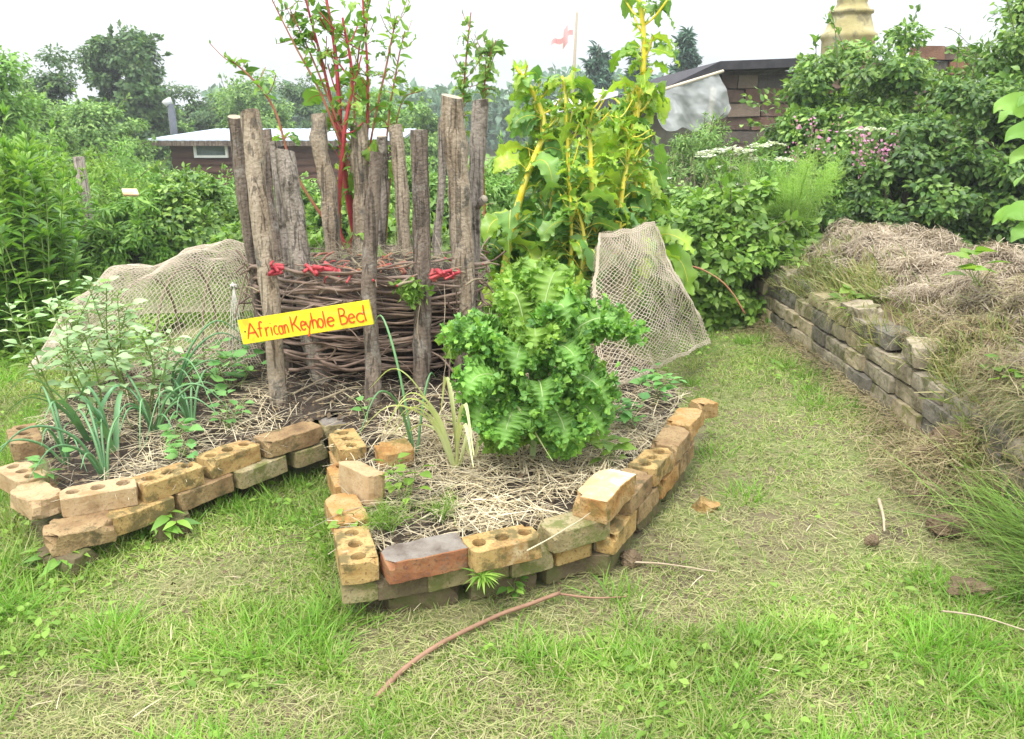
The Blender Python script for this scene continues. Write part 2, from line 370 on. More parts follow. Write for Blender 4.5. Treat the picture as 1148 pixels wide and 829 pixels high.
cl = ns.new('ShaderNodeVectorMath'); cl.operation = 'SCALE'; cl.inputs[0].default_value = (.97, 1.0, 1.03); ln.new(mu.outputs[0], cl.inputs['Scale'])
mx = ns.new('ShaderNodeMix'); mx.data_type = 'RGBA'; mx.inputs[0].default_value = .9
ln.new(sky.outputs[0], mx.inputs[6]); ln.new(cl.outputs[0], mx.inputs[7])
bg = ns.new('ShaderNodeBackground'); bg.inputs[1].default_value = .1; ln.new(mx.outputs[2], bg.inputs[0])
ow = ns.new('ShaderNodeOutputWorld'); ln.new(bg.outputs[0], ow.inputs[0])

sd = bpy.data.lights.new('sun', 'SUN'); sd.energy = 1.1; sd.angle = R(14); sd.color = (1, .97, .92)
so = bpy.data.objects.new('sun', sd); COL.objects.link(so)
sv = Vector((math.sin(SUN_AZ) * math.cos(SUN_EL), math.cos(SUN_AZ) * math.cos(SUN_EL), math.sin(SUN_EL)))
so.rotation_euler = (-sv).to_track_quat('-Z', 'Y').to_euler(); so.location = (0, 0, 20)
cd = bpy.data.cameras.new('camera'); cd.sensor_width = 36; cd.lens = 36 * FPX / FW; cd.clip_end = 2000; cd.clip_start = .05
co = bpy.data.objects.new('camera', cd); COL.objects.link(co)
co.location = (0, 0, CAMH); co.rotation_euler = (R(90) - PITCH, 0, 0); SC.camera = co
vs = SC.view_settings; vs.view_transform = 'Standard'; vs.look = 'None'; vs.gamma = 1; vs.exposure = 1.42; vs.use_curve_mapping = False

# ------------------------------------------------------------------ terrain
def gz(x, y):
    x = np.asarray(x, float); y = np.asarray(y, float)
    z = -.058 * np.clip(y - 6.5, 0, 19) * (1 - sstep(.5, 3.0, x)) - .01 * np.clip(y - 6.5, 0, 19) * sstep(.5, 3, x)
    return z + .035 * (fbm2(x, y, .9, 3) - .5) + .012 * (fbm2(x, y, 5, 5) - .5)

xs = np.concatenate([-np.geomspace(400, 7, 40), np.linspace(-6.8, 6.8, 170), np.geomspace(7, 400, 40)])
ys = np.concatenate([np.linspace(-6, .8, 15), np.linspace(.9, 9, 150), np.geomspace(9.2, 900, 60)])
X, Y = np.meshgrid(xs, ys, indexing='ij'); V = np.stack([X, Y, gz(X, Y)], -1).reshape(-1, 3)
i, j = np.meshgrid(np.arange(len(xs) - 1), np.arange(len(ys) - 1), indexing='ij'); k = len(ys)
F = np.stack([i * k + j, (i + 1) * k + j, (i + 1) * k + j + 1, i * k + j + 1], -1).reshape(-1, 4)
MAT['ground'] = surf_mat('lawn_ground', [(.08, .06, .04), (.17, .14, .08), (.16, .19, .06), (.28, .24, .14)], (3.2, 3.2, 3.2), rough=.95, bump=.7, bscale=45, randobj=False, dist=.015, detail=9)
tag(M().add(V, F).obj('ground', MAT['ground']), kind='structure')

# bed outline in plan (outer face of the brick edging)
front_px = [(8, 515), (20, 548), (36, 590), (66, 600), (160, 572), (234, 545), (296, 522), (368, 496), (374, 478), (376, 520), (376, 600), (384, 652), (436, 655), (528, 640), (614, 622), (690, 600), (742, 548), (778, 495), (800, 450)]
BED = [tuple(G(u, v, .1)[:2]) for u, v in front_px]
BED += [(.86, 3.6), (.8, 4.2), (.55, 4.8), (.1, 5.2), (-.5, 5.35), (-1.2, 5.2), (-1.75, 4.7), (-2.05, 4.0), (-2.1, 3.4)]
BED_IN = [(b[0] + .07 * (-.55 - b[0]) , b[1] + .05 * (3.8 - b[1])) for b in BED]
BC = np.array([-.66, 3.98])                   # centre of the woven basket

def soil_z(x, y):
    d = np.hypot(x - BC[0], y - BC[1])
    return .15 + .08 * (1 - sstep(.4, 1.2, d)) + .04 * (fbm2(x, y, 6, 11) - .5)

def sample_poly(n, poly, g=rng):
    p = np.array(poly); lo, hi = p.min(0), p.max(0); out = np.zeros((0, 2))
    while len(out) < n:
        q = lo + g.random((n * 2, 2)) * (hi - lo)
        out = np.vstack([out, q[inpoly(q[:, 0], q[:, 1], poly)]])
    return out[:n]

# soil of the bed: height field clipped to the outline
xs = np.arange(-2.2, 1.0, .03); ys = np.arange(2.1, 5.5, .03)
X, Y = np.meshgrid(xs, ys, indexing='ij')
ins = inpoly(X, Y, BED_IN); idx = -np.ones(X.shape, int); idx[ins] = np.arange(ins.sum())
Z = soil_z(X, Y)
V = np.stack([X[ins], Y[ins], Z[ins]], -1)
i, j = np.meshgrid(np.arange(X.shape[0] - 1), np.arange(X.shape[1] - 1), indexing='ij')
q = np.stack([idx[i, j], idx[i + 1, j], idx[i + 1, j + 1], idx[i, j + 1]], -1).reshape(-1, 4)
q = q[(q >= 0).all(1)]
tag(M().add(V, q).obj('soil', MAT['soil']), kind='structure')

# ------------------------------------------------------------------ bricks
def brick_mesh(L, W, H, holes, seed, wear=.004, chips=1):
    g = np.random.default_rng(seed); m = M(); e = .0022
    hx, hy = L / 2, W / 2
    # perimeter loop, 12 x 4 divisions
    per = [(-hx + L * k / 12, -hy) for k in range(12)] + [(hx, -hy + W * k / 4) for k in range(4)] \
        + [(hx - L * k / 12, hy) for k in range(12)] + [(-hx, hy - W * k / 4) for k in range(4)]
    per = np.array(per); n = len(per)
    def ring(z, inset):
        p = per.copy(); p[:, 0] = np.clip(p[:, 0], -hx + inset, hx - inset); p[:, 1] = np.clip(p[:, 1], -hy + inset, hy - inset)
        c = (np.abs(per[:, 0]) > hx - 1e-6) & (np.abs(per[:, 1]) > hy - 1e-6)
        p[c] *= (1 - .0022 / hy)
        return np.column_stack([p, np.full(n, z)])
    levels = [(H, e), (H - e, 0), (H * .66, 0), (H * .33, 0), (e, 0), (0, e)]
    V = np.vstack([ring(z, i) for z, i in levels]); F = []
    for a in range(len(levels) - 1):
        for b in range(n):
            F.append((a * n + b, (a + 1) * n + b, (a + 1) * n + (b + 1) % n, a * n + (b + 1) % n))
    m.add(V, F, 1)
    m.add(ring(0, e), [tuple(range(n))[::-1]], 1)
    if holes:
        cw = (L - 2 * e) / 3; hyi = hy - e; rr = min(cw, W) * .3
        for c in range(3):
            cx = -hx + e + cw * (c + .5)
            sq = [(-.5 + q / 4, -.5) for q in range(4)] + [(.5, -.5 + q / 4) for q in range(4)] + [(.5 - q / 4, .5) for q in range(4)] + [(-.5, .5 - q / 4) for q in range(4)]
            sq = np.array(sq) * (cw, 2 * hyi)
            an = -3 * math.pi / 4 + np.arange(16) * 2 * math.pi / 16
            ci = np.column_stack([np.cos(an), np.sin(an)]) * rr
            A = np.vstack([np.column_stack([sq + (cx, 0), np.full(16, H)]), np.column_stack([ci + (cx, 0), np.full(16, H)]),
                           np.column_stack([ci * .94 + (cx, 0), np.full(16, H - .006)]), np.column_stack([ci * .94 + (cx, 0), np.full(16, .008)])])
            Fq = [(q + 16 * r_, (q + 1) % 16 + 16 * r_, (q + 1) % 16 + 16 * (r_ + 1), q + 16 * (r_ + 1)) for q in range(16) for r_ in range(2)]
            m.add(A, Fq, 0)
            m.add(A, [(q + 32, (q + 1) % 16 + 32, (q + 1) % 16 + 48, q + 48) for q in range(16)], 1)
            m.add(A[48:], [tuple(range(16))], 2)
    else:
        gx, gy = np.meshgrid(np.linspace(-hx + e, hx - e, 13), np.linspace(-hy + e, hy - e, 5), indexing='ij')
        i, j = np.meshgrid(np.arange(12), np.arange(4), indexing='ij')
        m.add(np.stack([gx, gy, np.full(gx.shape, H)], -1).reshape(-1, 3),
              np.stack([i * 5 + j, (i + 1) * 5 + j, (i + 1) * 5 + j + 1, i * 5 + j + 1], -1).reshape(-1, 4), 0)
    # wear: low-frequency wobble and knocked-off corners
    V = np.concatenate(m.v)
    off = np.stack([fbm(V, 14, seed * 3 + k) - .5 for k in range(3)], -1) * wear * 1.9
    off += np.stack([noise3(V, 60, seed * 5 + k) - .5 for k in range(3)], -1) * wear * .7
    for _ in range(chips + 2):
        c = np.array([g.choice([-hx, hx]), g.choice([-hy, hy]), H if g.random() < .75 else 0])
        d = np.linalg.norm(V - c, axis=1); rad = g.uniform(.016, .034); c[:2] += (g.uniform(-.5, .5, 2) * np.array([L, W]) * np.array([1, 0] if g.random() < .6 else [0, 0]))
        wgt = np.clip(1 - d / rad, 0, 1); off += (np.array([0, 0, H / 2]) - c)[None] * (wgt * g.uniform(.08, .22) * (1 if wear < .006 else 1.5))[:, None]
    V = V + off; m.v = [V]
    return m

BRK = [0]
def brick(a, b, zt, kind, label, holes=False, end=False, L=.215, W=.1025, H=.065, wear=.003, chips=1, roll=0, pitch=0, top=None, push=0, name='brick', flip=False):
    """a, b: pixel ends of the near top edge (end=True: that edge is the short end face)"""
    A, Bp = G(*a, zt), G(*b, zt); mid = (A + Bp) / 2; d = Bp - A; d[2] = 0; d = nrm(d)
    nrmal = np.array([-d[1], d[0], 0])
    if nrmal[1] < 0 and not flip: nrmal = -nrmal
    ang = math.atan2(d[1], d[0])
    if end: c = mid + nrmal * (L / 2 + push); ang += math.pi / 2
    else: c = mid + nrmal * (W / 2 + push)
    BRK[0] += 1
    m = brick_mesh(L, W, H, holes, BRK[0] * 7 + 3, wear, chips)
    o = m.obj(name, [top or B[kind], B[kind], MAT['soil']], smooth=False)
    o.location = (c[0], c[1], zt - H); o.rotation_euler = (roll, pitch, ang)
    return tag(o, label, 'brick', 'loose bricks edging the raised bed')

# left arm of the edging, top course
brick((61, 562), (158, 545), .2, 'pale', 'pale pinkish brick with three holes at the front left corner, top course', True, L=.225)
brick((159, 546), (232, 522), .2, 'yellow', 'sandy yellow three-holed brick just right of the pale corner brick', True)
brick((235, 519), (293, 498), .2, 'yellow', 'sandy yellow three-holed brick touching the long brown brick without holes', True)
brick((295, 498), (366, 477), .205, 'brown', 'long brown brick without holes at the inner end of the left arm', L=.245, wear=.006)
# left arm, second course
brick((58, 600), (122, 585), .135, 'brown', 'big rough brown brick jutting out under the pale corner brick', L=.19, W=.13, wear=.011, chips=3, push=-.02)
brick((122, 584), (199, 557), .135, 'yellow', 'tan brick in the lower course between the rough corner brick and a greyer brick')
brick((200, 556), (264, 531), .135, 'brown', 'greyish tan brick in the lower course under the sandy three-holed bricks')
brick((265, 533), (326, 509), .135, 'mossy', 'green mossy brick in the lower course under the left end of the long brown brick')
brick((328, 509), (371, 495), .135, 'mossy', 'short mossy brick tucked into the grass at the inner end of the left arm', L=.15)
brick((180, 590), (212, 580), .07, 'dark', 'dark half-buried brick poking out of the grass below the left arm', L=.12, wear=.009, chips=2)
brick((40, 622), (80, 628), .07, 'dark', 'broken dark stone-like brick at the very bottom of the left corner', L=.15, wear=.012, chips=3)
# left arm, side going back
brick((8, 500), (52, 492), .23, 'brown', 'end-on brick with three holes at the far left edge of the photo', True, True, push=0)
brick((18, 543), (60, 530), .2, 'pale', 'pale three-holed brick lying end-on behind the round-shouldered brick', True, True, L=.2)
brick((33, 566), (74, 553), .19, 'pale', 'round-shouldered worn brick without holes beside the pale corner brick', False, True, L=.17, wear=.012, chips=3, push=.01)
brick((10, 540), (40, 570), .135, 'brown', 'brown brick in the lower course of the far left side', flip=False, L=.2, push=.01)
# keyhole passage, right jamb
brick((368, 478), (396, 474), .19, 'mossy', 'small mossy pale-topped stone at the inner end of the grassy notch', L=.14, wear=.009, chips=2, top=MAT['mortar'])
brick((380, 506), (413, 501), .2, 'yellow', 'yellow three-holed brick nearest the crooked front stake', True, True)
brick((379, 547), (407, 543), .18, 'orange', 'buried orange three-holed brick half under the pale leaning brick', True, True)
brick((379, 588), (413, 582), .19, 'orange', 'pinkish brick with soil and a leaf on its top, in the notch wall', False, True)
brick((383, 634), (424, 628), .2, 'yellow', 'bright yellow three-holed brick at the front end of the notch', True, True)
o = brick((411, 540), (434, 533), .262, 'pale', 'pale brick set on edge, leaning over the notch wall', False, True, L=.2, W=.065, H=.1, roll=R(4), pitch=R(4))
brick((426, 508), (462, 503), .22, 'orange', 'rust-orange broken half brick lying on the straw near the crooked stake', L=.125, wear=.01, chips=3, roll=R(8))
brick((384, 655), (424, 650), .135, 'mossy', 'dark mossy brick under the bright yellow brick at the notch', False, True)
brick((379, 606), (412, 602), .125, 'brown', 'dull brown brick under the pinkish soil-topped brick', False, True)
brick((380, 528), (409, 524), .135, 'orange', 'orange brick in the lower course below the yellow brick by the crooked stake', False, True)
# front run
brick((436, 633), (525, 614), .2, 'red', 'red brick with a grey mortar-crusted top in the front edging', L=.235, top=MAT['mortar'], wear=.005)
brick((529, 621), (612, 602), .205, 'yellow', 'yellow brick with three large open holes beside the red brick', True)
brick((616, 601), (690, 580), .19, 'mossy', 'greenish yellow brick sprinkled with straw right of the open-holed brick', L=.21)
# tilted brick at the right front corner, then the curved right run (world coordinates)
def place(x, y, ang, zt, kind, label, holes=False, L=.215, W=.1025, H=.065, wear=.005, chips=1, roll=0, pitch=0, top=None, name='brick'):
    BRK[0] += 1
    o = brick_mesh(L, W, H, holes, BRK[0] * 7 + 3, wear, chips).obj(name, [top or B[kind], B[kind], MAT['soil']], smooth=False)
    o.location = (x, y, zt - H); o.rotation_euler = (roll, pitch, ang)
    return tag(o, label, 'brick', 'loose bricks edging the raised bed')
na = G(680, 562, .265); ri = G(716, 530, .265); le = G(642, 553, .265)
dr = nrm((ri - na) * (1, 1, 0)); pl = np.array([-dr[1], dr[0], 0]); c = na + dr * .11 + pl * .055
place(c[0], c[1], math.atan2(dr[1], dr[0]), .268, 'orange', 'chunky orange brick with a whitish mortar stain, tilted on the right front corner', L=.225, W=.115, H=.075, wear=.008, chips=2, pitch=R(-3), top=MAT['whitemortar'])
run = curve([G(684, 590, .2)[:2].tolist() + [0], G(722, 545, .2)[:2].tolist() + [0], G(762, 497, .22)[:2].tolist() + [0], G(797, 447, .24)[:2].tolist() + [0]], 60)
seg = np.concatenate([[0], np.cumsum(np.linalg.norm(np.diff(run, axis=0), axis=1))])
def along(s):
    p = np.array([np.interp(s, seg, run[:, k]) for k in range(2)]); q = np.array([np.interp(s + .02, seg, run[:, k]) for k in range(2)])
    d = nrm(q - p); return p, d
LAB_T = [('brown', 'brown brick right behind the tilted orange brick, top course of the right run'), ('yellow', 'mossy-topped yellow brick in the middle of the right run, top course'),
         ('brown', 'straw-littered brown brick near the far end of the right run, top course'), ('orange', 'orange brick at the far end of the right run, top course')]
for k, (kind, lab) in enumerate(LAB_T):
    s = .31 + .222 * k
    if s > seg[-1]: s = seg[-1] - .02
    p, d = along(s); nn = np.array([-d[1], d[0]])
    place(*(p + nn * .051), math.atan2(d[1], d[0]), .205 + .006 * k, kind, lab, k == 1, wear=.007, chips=2, roll=R(random.uniform(-3, 3)))
LAB_M = [('yellow', 'lower yellow brick showing its side under the tilted orange brick'), ('brown', 'brown second-course brick of the right run, one behind the lower yellow brick'),
         ('orange', 'rusty brick in the second course below the mossy-topped yellow brick'), ('brown', 'last brown brick in the second course at the far end of the right run'), ]
for k, (kind, lab) in enumerate(LAB_M):
    p, d = along(.16 + .225 * k); nn = np.array([-d[1], d[0]])
    place(*(p + nn * .052), math.atan2(d[1], d[0]), .137, kind, lab, wear=.007, chips=2)
for k, (kind, lab) in enumerate([('dark', 'dark bottom brick at the foot of the right front corner'), ('dark', 'dark bottom brick under the rusty second-course brick'), ('dark', 'dark bottom brick nearest the far end of the right run')]):
    p, d = along(.16 + .3 * k); nn = np.array([-d[1], d[0]])
    place(*(p + nn * .07), math.atan2(d[1], d[0]), .07, kind, lab, wear=.008, chips=2, L=.24)
p, d = along(seg[-1]); place(p[0] - .01, p[1] + .085, .5, .2, 'orange', 'small bright orange brick stub lying across the far end of the right run', L=.1, W=.08, wear=.009, chips=3)
# front run, lower courses
brick((430, 650), (482, 640), .135, 'dark', 'dark stained brick under the red brick', L=.17)
brick((484, 641), (524, 632), .135, 'mossy', 'pale mossy brick under the right end of the red brick', L=.13)
brick((527, 634), (572, 625), .135, 'mossy', 'mossy half brick behind the star-shaped seedling', L=.12)
brick((574, 626), (622, 615), .135, 'mossy', 'dark green mossy brick under the open-holed yellow brick', L=.14)
brick((624, 614), (664, 603), .13, 'yellow', 'pale lichen-spotted brick under the greenish straw-sprinkled brick', L=.13)
brick((666, 602), (700, 590), .13, 'dark', 'dark brick in the lower course at the right front corner', L=.12)
for k, (a, b) in enumerate([((430, 668), (520, 653)), ((524, 652), (606, 638)), ((610, 636), (676, 615))]):
    brick(a, b, .068, 'dark', ['soil-caked bottom brick below the dark stained brick', 'soil-caked bottom brick below the star-shaped seedling', 'soil-caked bottom brick below the lichen-spotted brick'][k], L=.21, wear=.009, chips=2)
# fallen pieces on the grass
c = G(787, 570); m = brick_mesh(.08, .06, .05, False, 991, .012, 3); o = m.obj('brick_fragment', [B['orange'], B['yellow'], B['dark']], smooth=False)
o.location = (c[0], c[1], -.015); o.rotation_euler = (.3, .25, .7); tag(o, 'small yellowish brick fragment on the grass right of the brick run', 'brick fragment')

# ------------------------------------------------------------------ wooden stakes round the basket
def post(pts, r, mat, label, seed, knots=2, rt=None, extra=None):
    """pts: (u, v, depth) from the top down; the last two set the slope that runs on into the soil"""
    p = [P(*q) for q in pts]; d = p[-1] - p[-2]
    if p[-1][2] > .1: p.append(p[-1] + d * ((.1 - p[-1][2]) / d[2]))
    r = r * .93; rt = rt and rt * .93; c = curve(p[::-1], 40); L = len(c); g = np.random.default_rng(seed); n = 18
    z = np.linspace(0, 1, L); rad = np.interp(z, [0, 1], [r * 1.08, (rt or r * .96)])
    wob = np.stack([noise3(np.column_stack([z * 5, z * 0, z * 0 + seed]), 1, k) - .5 for k in range(2)], -1) * r * .95
    c[:, :2] += wob
    t0, F = tube(c, rad, n); V = t0.reshape(L, n, 3); cc = c[:, None, :]
    f = 1 + .42 * (fbm(t0 - t0[0], 18, seed, 3) - .5).reshape(L, n) + .14 * (noise3((t0 - t0[0]) * (1, 1, .12), 75, seed + 9) - .5).reshape(L, n)
    for _ in range(knots):
        zi, ai = g.integers(6, L - 4), g.integers(0, n)
        dz = (np.arange(L) - zi)[:, None] / 1.6; da = ((np.arange(n) - ai + n / 2) % n - n / 2)[None] / 1.6
        f += .38 * np.exp(-dz ** 2 - da ** 2)
    V = cc + (V - cc) * f[..., None]
    tilt = g.uniform(-.25, .25, 2)
    V[-1, :, 2] += (V[-1, :, 0] - c[-1, 0]) * tilt[0] + (V[-1, :, 1] - c[-1, 1]) * tilt[1]
    o = M(); base = c[0].copy()
    o.add(V.reshape(-1, 3), F, 0)
    top = np.vstack([V[-1], c[-1] + [[0, 0, .002]]]); o.add(top, [(q, (q + 1) % n, n) for q in range(n)], 1)
    if extra:
        for (zf, length, rr, ang) in extra:      # sawn side stubs
            a = c[int(zf * (L - 1))]; dd = np.array([math.cos(ang), math.sin(ang), .6]); TV, TF = tube([a, a + dd * length], [rr, rr * .8], 8)
            o.add(TV, TF, 0); caps(o, 2, 8, 1)
    ob = o.obj('wooden_stake', [mat, MAT['sawn']], loc=base)
    return tag(ob, label, 'stake', 'rough wooden stakes round the woven basket')

GW, BW_, DW = MAT['postgrey'], MAT['postbrown'], MAT['postdark']
post([(264, 131, 3.8), (289, 310, 3.8)], .031, DW, 'dark grey stake leaning out at the far left, against the thick brown one', 1)
post([(279, 127, 3.58), (300, 300, 3.45), (319, 470, 3.36)], .033, BW_, 'thick pale brown stake at the left that carries the left end of the yellow sign', 2, rt=.044)
post([(296, 146, 4.25), (312, 300, 4.15)], .026, DW, 'thin dark stake standing just behind the thick pale brown one', 3)
post([(304, 160, 4.0), (324, 300, 3.95)], .02, GW, 'slim pale grey stake beside the short knotty stake with a slanting top', 4)
post([(318, 169, 3.66), (338, 300, 3.6), (361, 440, 3.57)], .045, GW, 'shorter thick stake with a sawn slanting top, right of the slim pale one', 5, knots=4)
post([(357, 128, 4.35), (366, 200, 4.33), (374, 300, 4.3)], .042, BW_, 'knotty brown stake beside the red stalks, rear left of the basket', 6, knots=5)
post([(397, 141, 4.45), (402, 200, 4.45), (404, 270, 4.42)], .046, BW_, 'gnarled flaky-barked stake behind the crooked front stake', 7, knots=5)
post([(420, 172, 3.47), (416, 245, 3.45), (409, 320, 3.42), (414, 400, 3.36), (420, 474, 3.3)], .035, DW, 'crooked blackened front stake that carries the right end of the yellow sign', 8, knots=7, rt=.03)
post([(427, 153, 4.42), (428, 300, 4.4)], .03, GW, 'stake mostly hidden behind the top of the crooked front stake', 9)
post([(441, 142, 4.4), (460, 300, 4.35)], .038, BW_, 'smooth brownish stake leaning left, between the crooked and the straight dark stake', 10)
post([(470, 146, 3.62), (477, 455, 3.5)], .041, DW, 'straight dark stake with a clean sawn top at the front of the basket', 11, knots=1)
post([(496, 133, 4.3), (491, 300, 4.3)], .022, GW, 'thinnest stake, left of the tall knobbly pair on the right', 12)
post([(508, 108, 3.78), (514, 200, 3.76), (517, 320, 3.72)], .05, BW_, 'tall thick knobbly stake, taller of the pair at the right of the basket', 13, knots=7)
post([(538, 112, 3.98), (534, 220, 3.96), (527, 310, 3.93)], .04, GW, 'grey stake with a stub at the basket rim, rightmost of all', 14, knots=3, extra=[(.62, .09, .022, -.9)])
post([(516, 382, 3.62), (514, 450, 3.6)], .032, DW, 'short dark stake foot under the right side of the woven rods', 15)
post([(326, 388, 3.72), (330, 450, 3.7)], .03, DW, 'short stake foot in shade below the left end of the woven rods', 16)

# ------------------------------------------------------------------ woven basket and what fills it
bk = thing('woven_basket', 'brown basket woven of willow rods round the stakes, behind the yellow sign', 'basket', (BC[0], BC[1], .22))
def rods(n, seed, r0, r1, zlo, zhi):
    g = np.random.default_rng(seed); m = M()
    for k in range(n):
        z0 = zlo + (zhi - zlo) * ((k + g.random()) / n); th0 = g.uniform(0, 2 * math.pi) if k % 3 else g.uniform(-3.3, -1.9)
        span = g.uniform(1.0, 2.6); t = np.linspace(0, 1, 34); th = th0 + span * t
        flare = .05 * (z0 - .3) / .45
        rad = 1 + flare + .045 * np.sin(th * 6.5 + (k % 2) * math.pi) + 0.09 * (g.random() - .5) + .12 * np.clip(t - .9, 0, 1) * g.uniform(-1, 5)
        slope = g.normal(0, .07)
        z = z0 + slope * (t - .5) + .012 * np.sin(t * 5 + g.random() * 6) + .06 * (fbm2(t * 5 + k, t * 0 + seed, 1, 2) - .5)
        pts = np.stack([BC[0] + 0.5 * rad * np.cos(th), BC[1] + .46 * rad * np.sin(th), z], -1)
        rr = g.uniform(r0, r1); V, F = tube(pts, np.linspace(rr, rr * .55, 34), 6); m.add(V, F); caps(m, 34, 6)
    return m
m_rods = rods(118, 5, .0035, .0105, .29, .72)
g = np.random.default_rng(31); m = m_rods
for k in range(80):          # broken ends that stick out or hang down
    th = g.uniform(-3.2, .2); z0 = g.uniform(.33, .76); a = np.array([BC[0] + .52 * math.cos(th), BC[1] + .48 * math.sin(th), z0])
    tang = np.array([-math.sin(th), math.cos(th), 0]) * g.choice([-1, 1]); out = np.array([math.cos(th), math.sin(th), 0])
    L = g.uniform(.08, .3); dn = -abs(g.normal(0, .6)) if g.random() < .5 else g.normal(0, .25)
    pts = [a, a + tang * L * .5 + out * L * .12 + [0, 0, dn * L * .3], a + tang * L * .8 + out * L * .3 + [0, 0, dn * L]]
    rr = g.uniform(.002, .005); V, F = tube(curve(pts, 10), rr, 5); m.add(V, F)
m.obj('woven_rods', MAT['wicker'], bk, (BC[0], BC[1], .22))
# compost that fills it: a rounded heap standing on the bed
th = np.linspace(0, 2 * math.pi, 49)[:-1]; prof = [(.30, .16), (.42, .2), (.41, .4), (.42, .58), (.40, .63), (.34, .66), (.2, .69), (.07, .70)]
V = np.array([(BC[0] + r_ * 1.08 * math.cos(t), BC[1] + r_ * math.sin(t), z_) for r_, z_ in prof for t in th])
V += np.stack([fbm(V, 9, 40 + k) - .5 for k in range(3)], -1) * .07
F = [(a * 48 + b, a * 48 + (b + 1) % 48, (a + 1) * 48 + (b + 1) % 48, (a + 1) * 48 + b) for a in range(7) for b in range(48)] + [tuple(range(7 * 48, 8 * 48))]
cp = thing('compost_heap', 'dark compost with straw and red scraps heaped inside the woven basket', 'compost', (BC[0], BC[1], .16))
M().add(V, F).obj('compost_core', MAT['soil'], cp, (BC[0], BC[1], .16))
m = M(); n = 1500; a = rng.random(n) * 2 * math.pi; r_ = np.sqrt(rng.random(n)) * .46
pos = np.stack([BC[0] + r_ * np.cos(a) * 1.08, BC[1] + r_ * np.sin(a), 0.715 - .3 * r_ ** 2 + .035 * rng.random(n)], -1)
T, F = ribbon_t(.012, .05); d = randdir(n) * (1, 1, .3)
s_ = rng.uniform(.06, .2, n); m.add(*scatter(T, F, pos, d, np.array([0, 0, 1.]) + .4 * randdir(n), s_, np.full(n, .32)))
m.obj('straw_litter', MAT['oldstraw'], cp, (BC[0], BC[1], .16))
def heap_of(name, label, cat, cen, rad, n, L, r0, mats, seed, flat=.45, group=None):
    g = np.random.default_rng(seed); m = M(); cen = np.asarray(cen)
    for k in range(n):
        p = cen + g.normal(0, 1, 3) * rad * (1, 1, flat); d = nrm(g.normal(size=3) * (1, 1, .4)) * L * g.uniform(.5, 1.2)
        pts = curve([p - d / 2, p + randdir(1, g)[0] * .07 * L, p + d / 2 + (0, 0, -.06 * L)], 6)
        rr = r0 * g.uniform(.6, 1.3); V, F = tube(pts, rr, 6); m.add(V, F, int(g.integers(len(mats)))); caps(m, len(pts), 6)
    return tag(m.obj(name, mats, loc=cen), label, cat, group)
heap_of('chard_scraps', 'scatter of wilted pink and red stalk scraps on top of the compost', 'scraps', np.array([BC[0] + .1, 3.78, .712]), (.2, .16, .012), 75, .1, .0045, [MAT['redstalk'], MAT['thinred'], MAT['thinred'], MAT['drystem'], MAT['drystem']], 3, .3)['kind'] = 'stuff'
heap_of('chard_bundle', 'bright red bunch of cut stalks hanging over the basket rim at the right', 'stalk bunch', P(497, 308, 3.45), (.03, .02, .016), 13, .07, .006, [MAT['redstalk']], 4, .5, 'bunches of red stalks')
heap_of('chard_bundle', 'red stalk bunch at the rim in the gap between the left stakes', 'stalk bunch', P(311, 303, 3.42), (.012, .02, .03), 8, .07, .007, [MAT['redstalk']], 5, .7, 'bunches of red stalks')
heap_of('chard_bundle', 'thick red stalk end lying on the rim right of the short thick stake', 'stalk bunch', P(366, 303, 3.5), (.04, .02, .012), 9, .08, .009, [MAT['redstalk']], 6, .6, 'bunches of red stalks')
# withered green leaf hung over the rim
m = M(); n = 260; cen = P(461, 327, 3.47); pos = cen + rng.normal(0, 1, (n, 3)) * (.026, .014, .026)
m.add(*scatter(*L_OVAL2, pos, randdir(n) + [0, 0, -.5], randdir(n), rng.uniform(.015, .035, n)))
tag(m.obj('withered_leaf', MAT['raspberry'], loc=cen), 'crumpled green leaf lump hanging on the basket rim beside the straight dark stake', 'leaf')
# long bast strips hanging in front of the rods
for (pts, lab) in [([(498, 318, 3.46), (499, 345, 3.44), (497, 380, 3.43), (500, 405, 3.43), (497, 430, 3.42), (505, 448, 3.42)], 'dry string-like strip hanging from the red stalk bunch'),
                   ([(471, 340, 3.46), (468, 365, 3.45), (470, 388, 3.45)], 'thin dry strip hanging in front of the straight dark stake')]:
    pts = [P(*q) for q in pts]; V, F = tube(curve(pts, 24), .004, 5, flat=.4); m = M(); m.add(V, F)
    tag(m.obj('bast_strip', MAT['paletwig'], loc=pts[0]), lab, 'plant strip')

# ------------------------------------------------------------------ yellow sign
TL, TR, BR_, BL = P(266.8, 359.6, 3.262), P(413.4, 336.5, 3.262), P(418.7, 364.4, 3.255), P(272, 387, 3.255)
ex = nrm((TR - TL) + (BR_ - BL)); ez = nrm((TL - BL) + (TR - BR_)); ez = nrm(ez - ex * np.dot(ex, ez)); ey = np.cross(ez, ex)
SL = (np.linalg.norm(TR - TL) + np.linalg.norm(BR_ - BL)) / 2; SH = (np.linalg.norm(TL - BL) + np.linalg.norm(TR - BR_)) / 2
o0 = (TL + TR + BR_ + BL) / 4 - ex * SL / 2 - ez * SH / 2
def S(x, y, d=0.0): return o0 + ex * x + ez * y - ey * d      # d: towards the viewer
sg = thing('wooden_sign', 'yellow hand-painted board lettered African Keyhole Bed, fixed across two stakes', 'sign', S(SL / 2, 0))
if np.dot(ey, [0, 1, 0]) < 0: raise RuntimeError('sign axes')
bm = bmesh.new(); bmesh.ops.create_cube(bm, size=1)
for v in bm.verts:
    p = S(SL * (v.co.x + .5), SH * (v.co.z + .5), -.016 * (v.co.y + .5)) + rng.normal(0, .0008, 3); v.co = p - S(SL / 2, 0)
bmesh.ops.bevel(bm, geom=list(bm.edges), offset=.0016, segments=2, affect='EDGES')
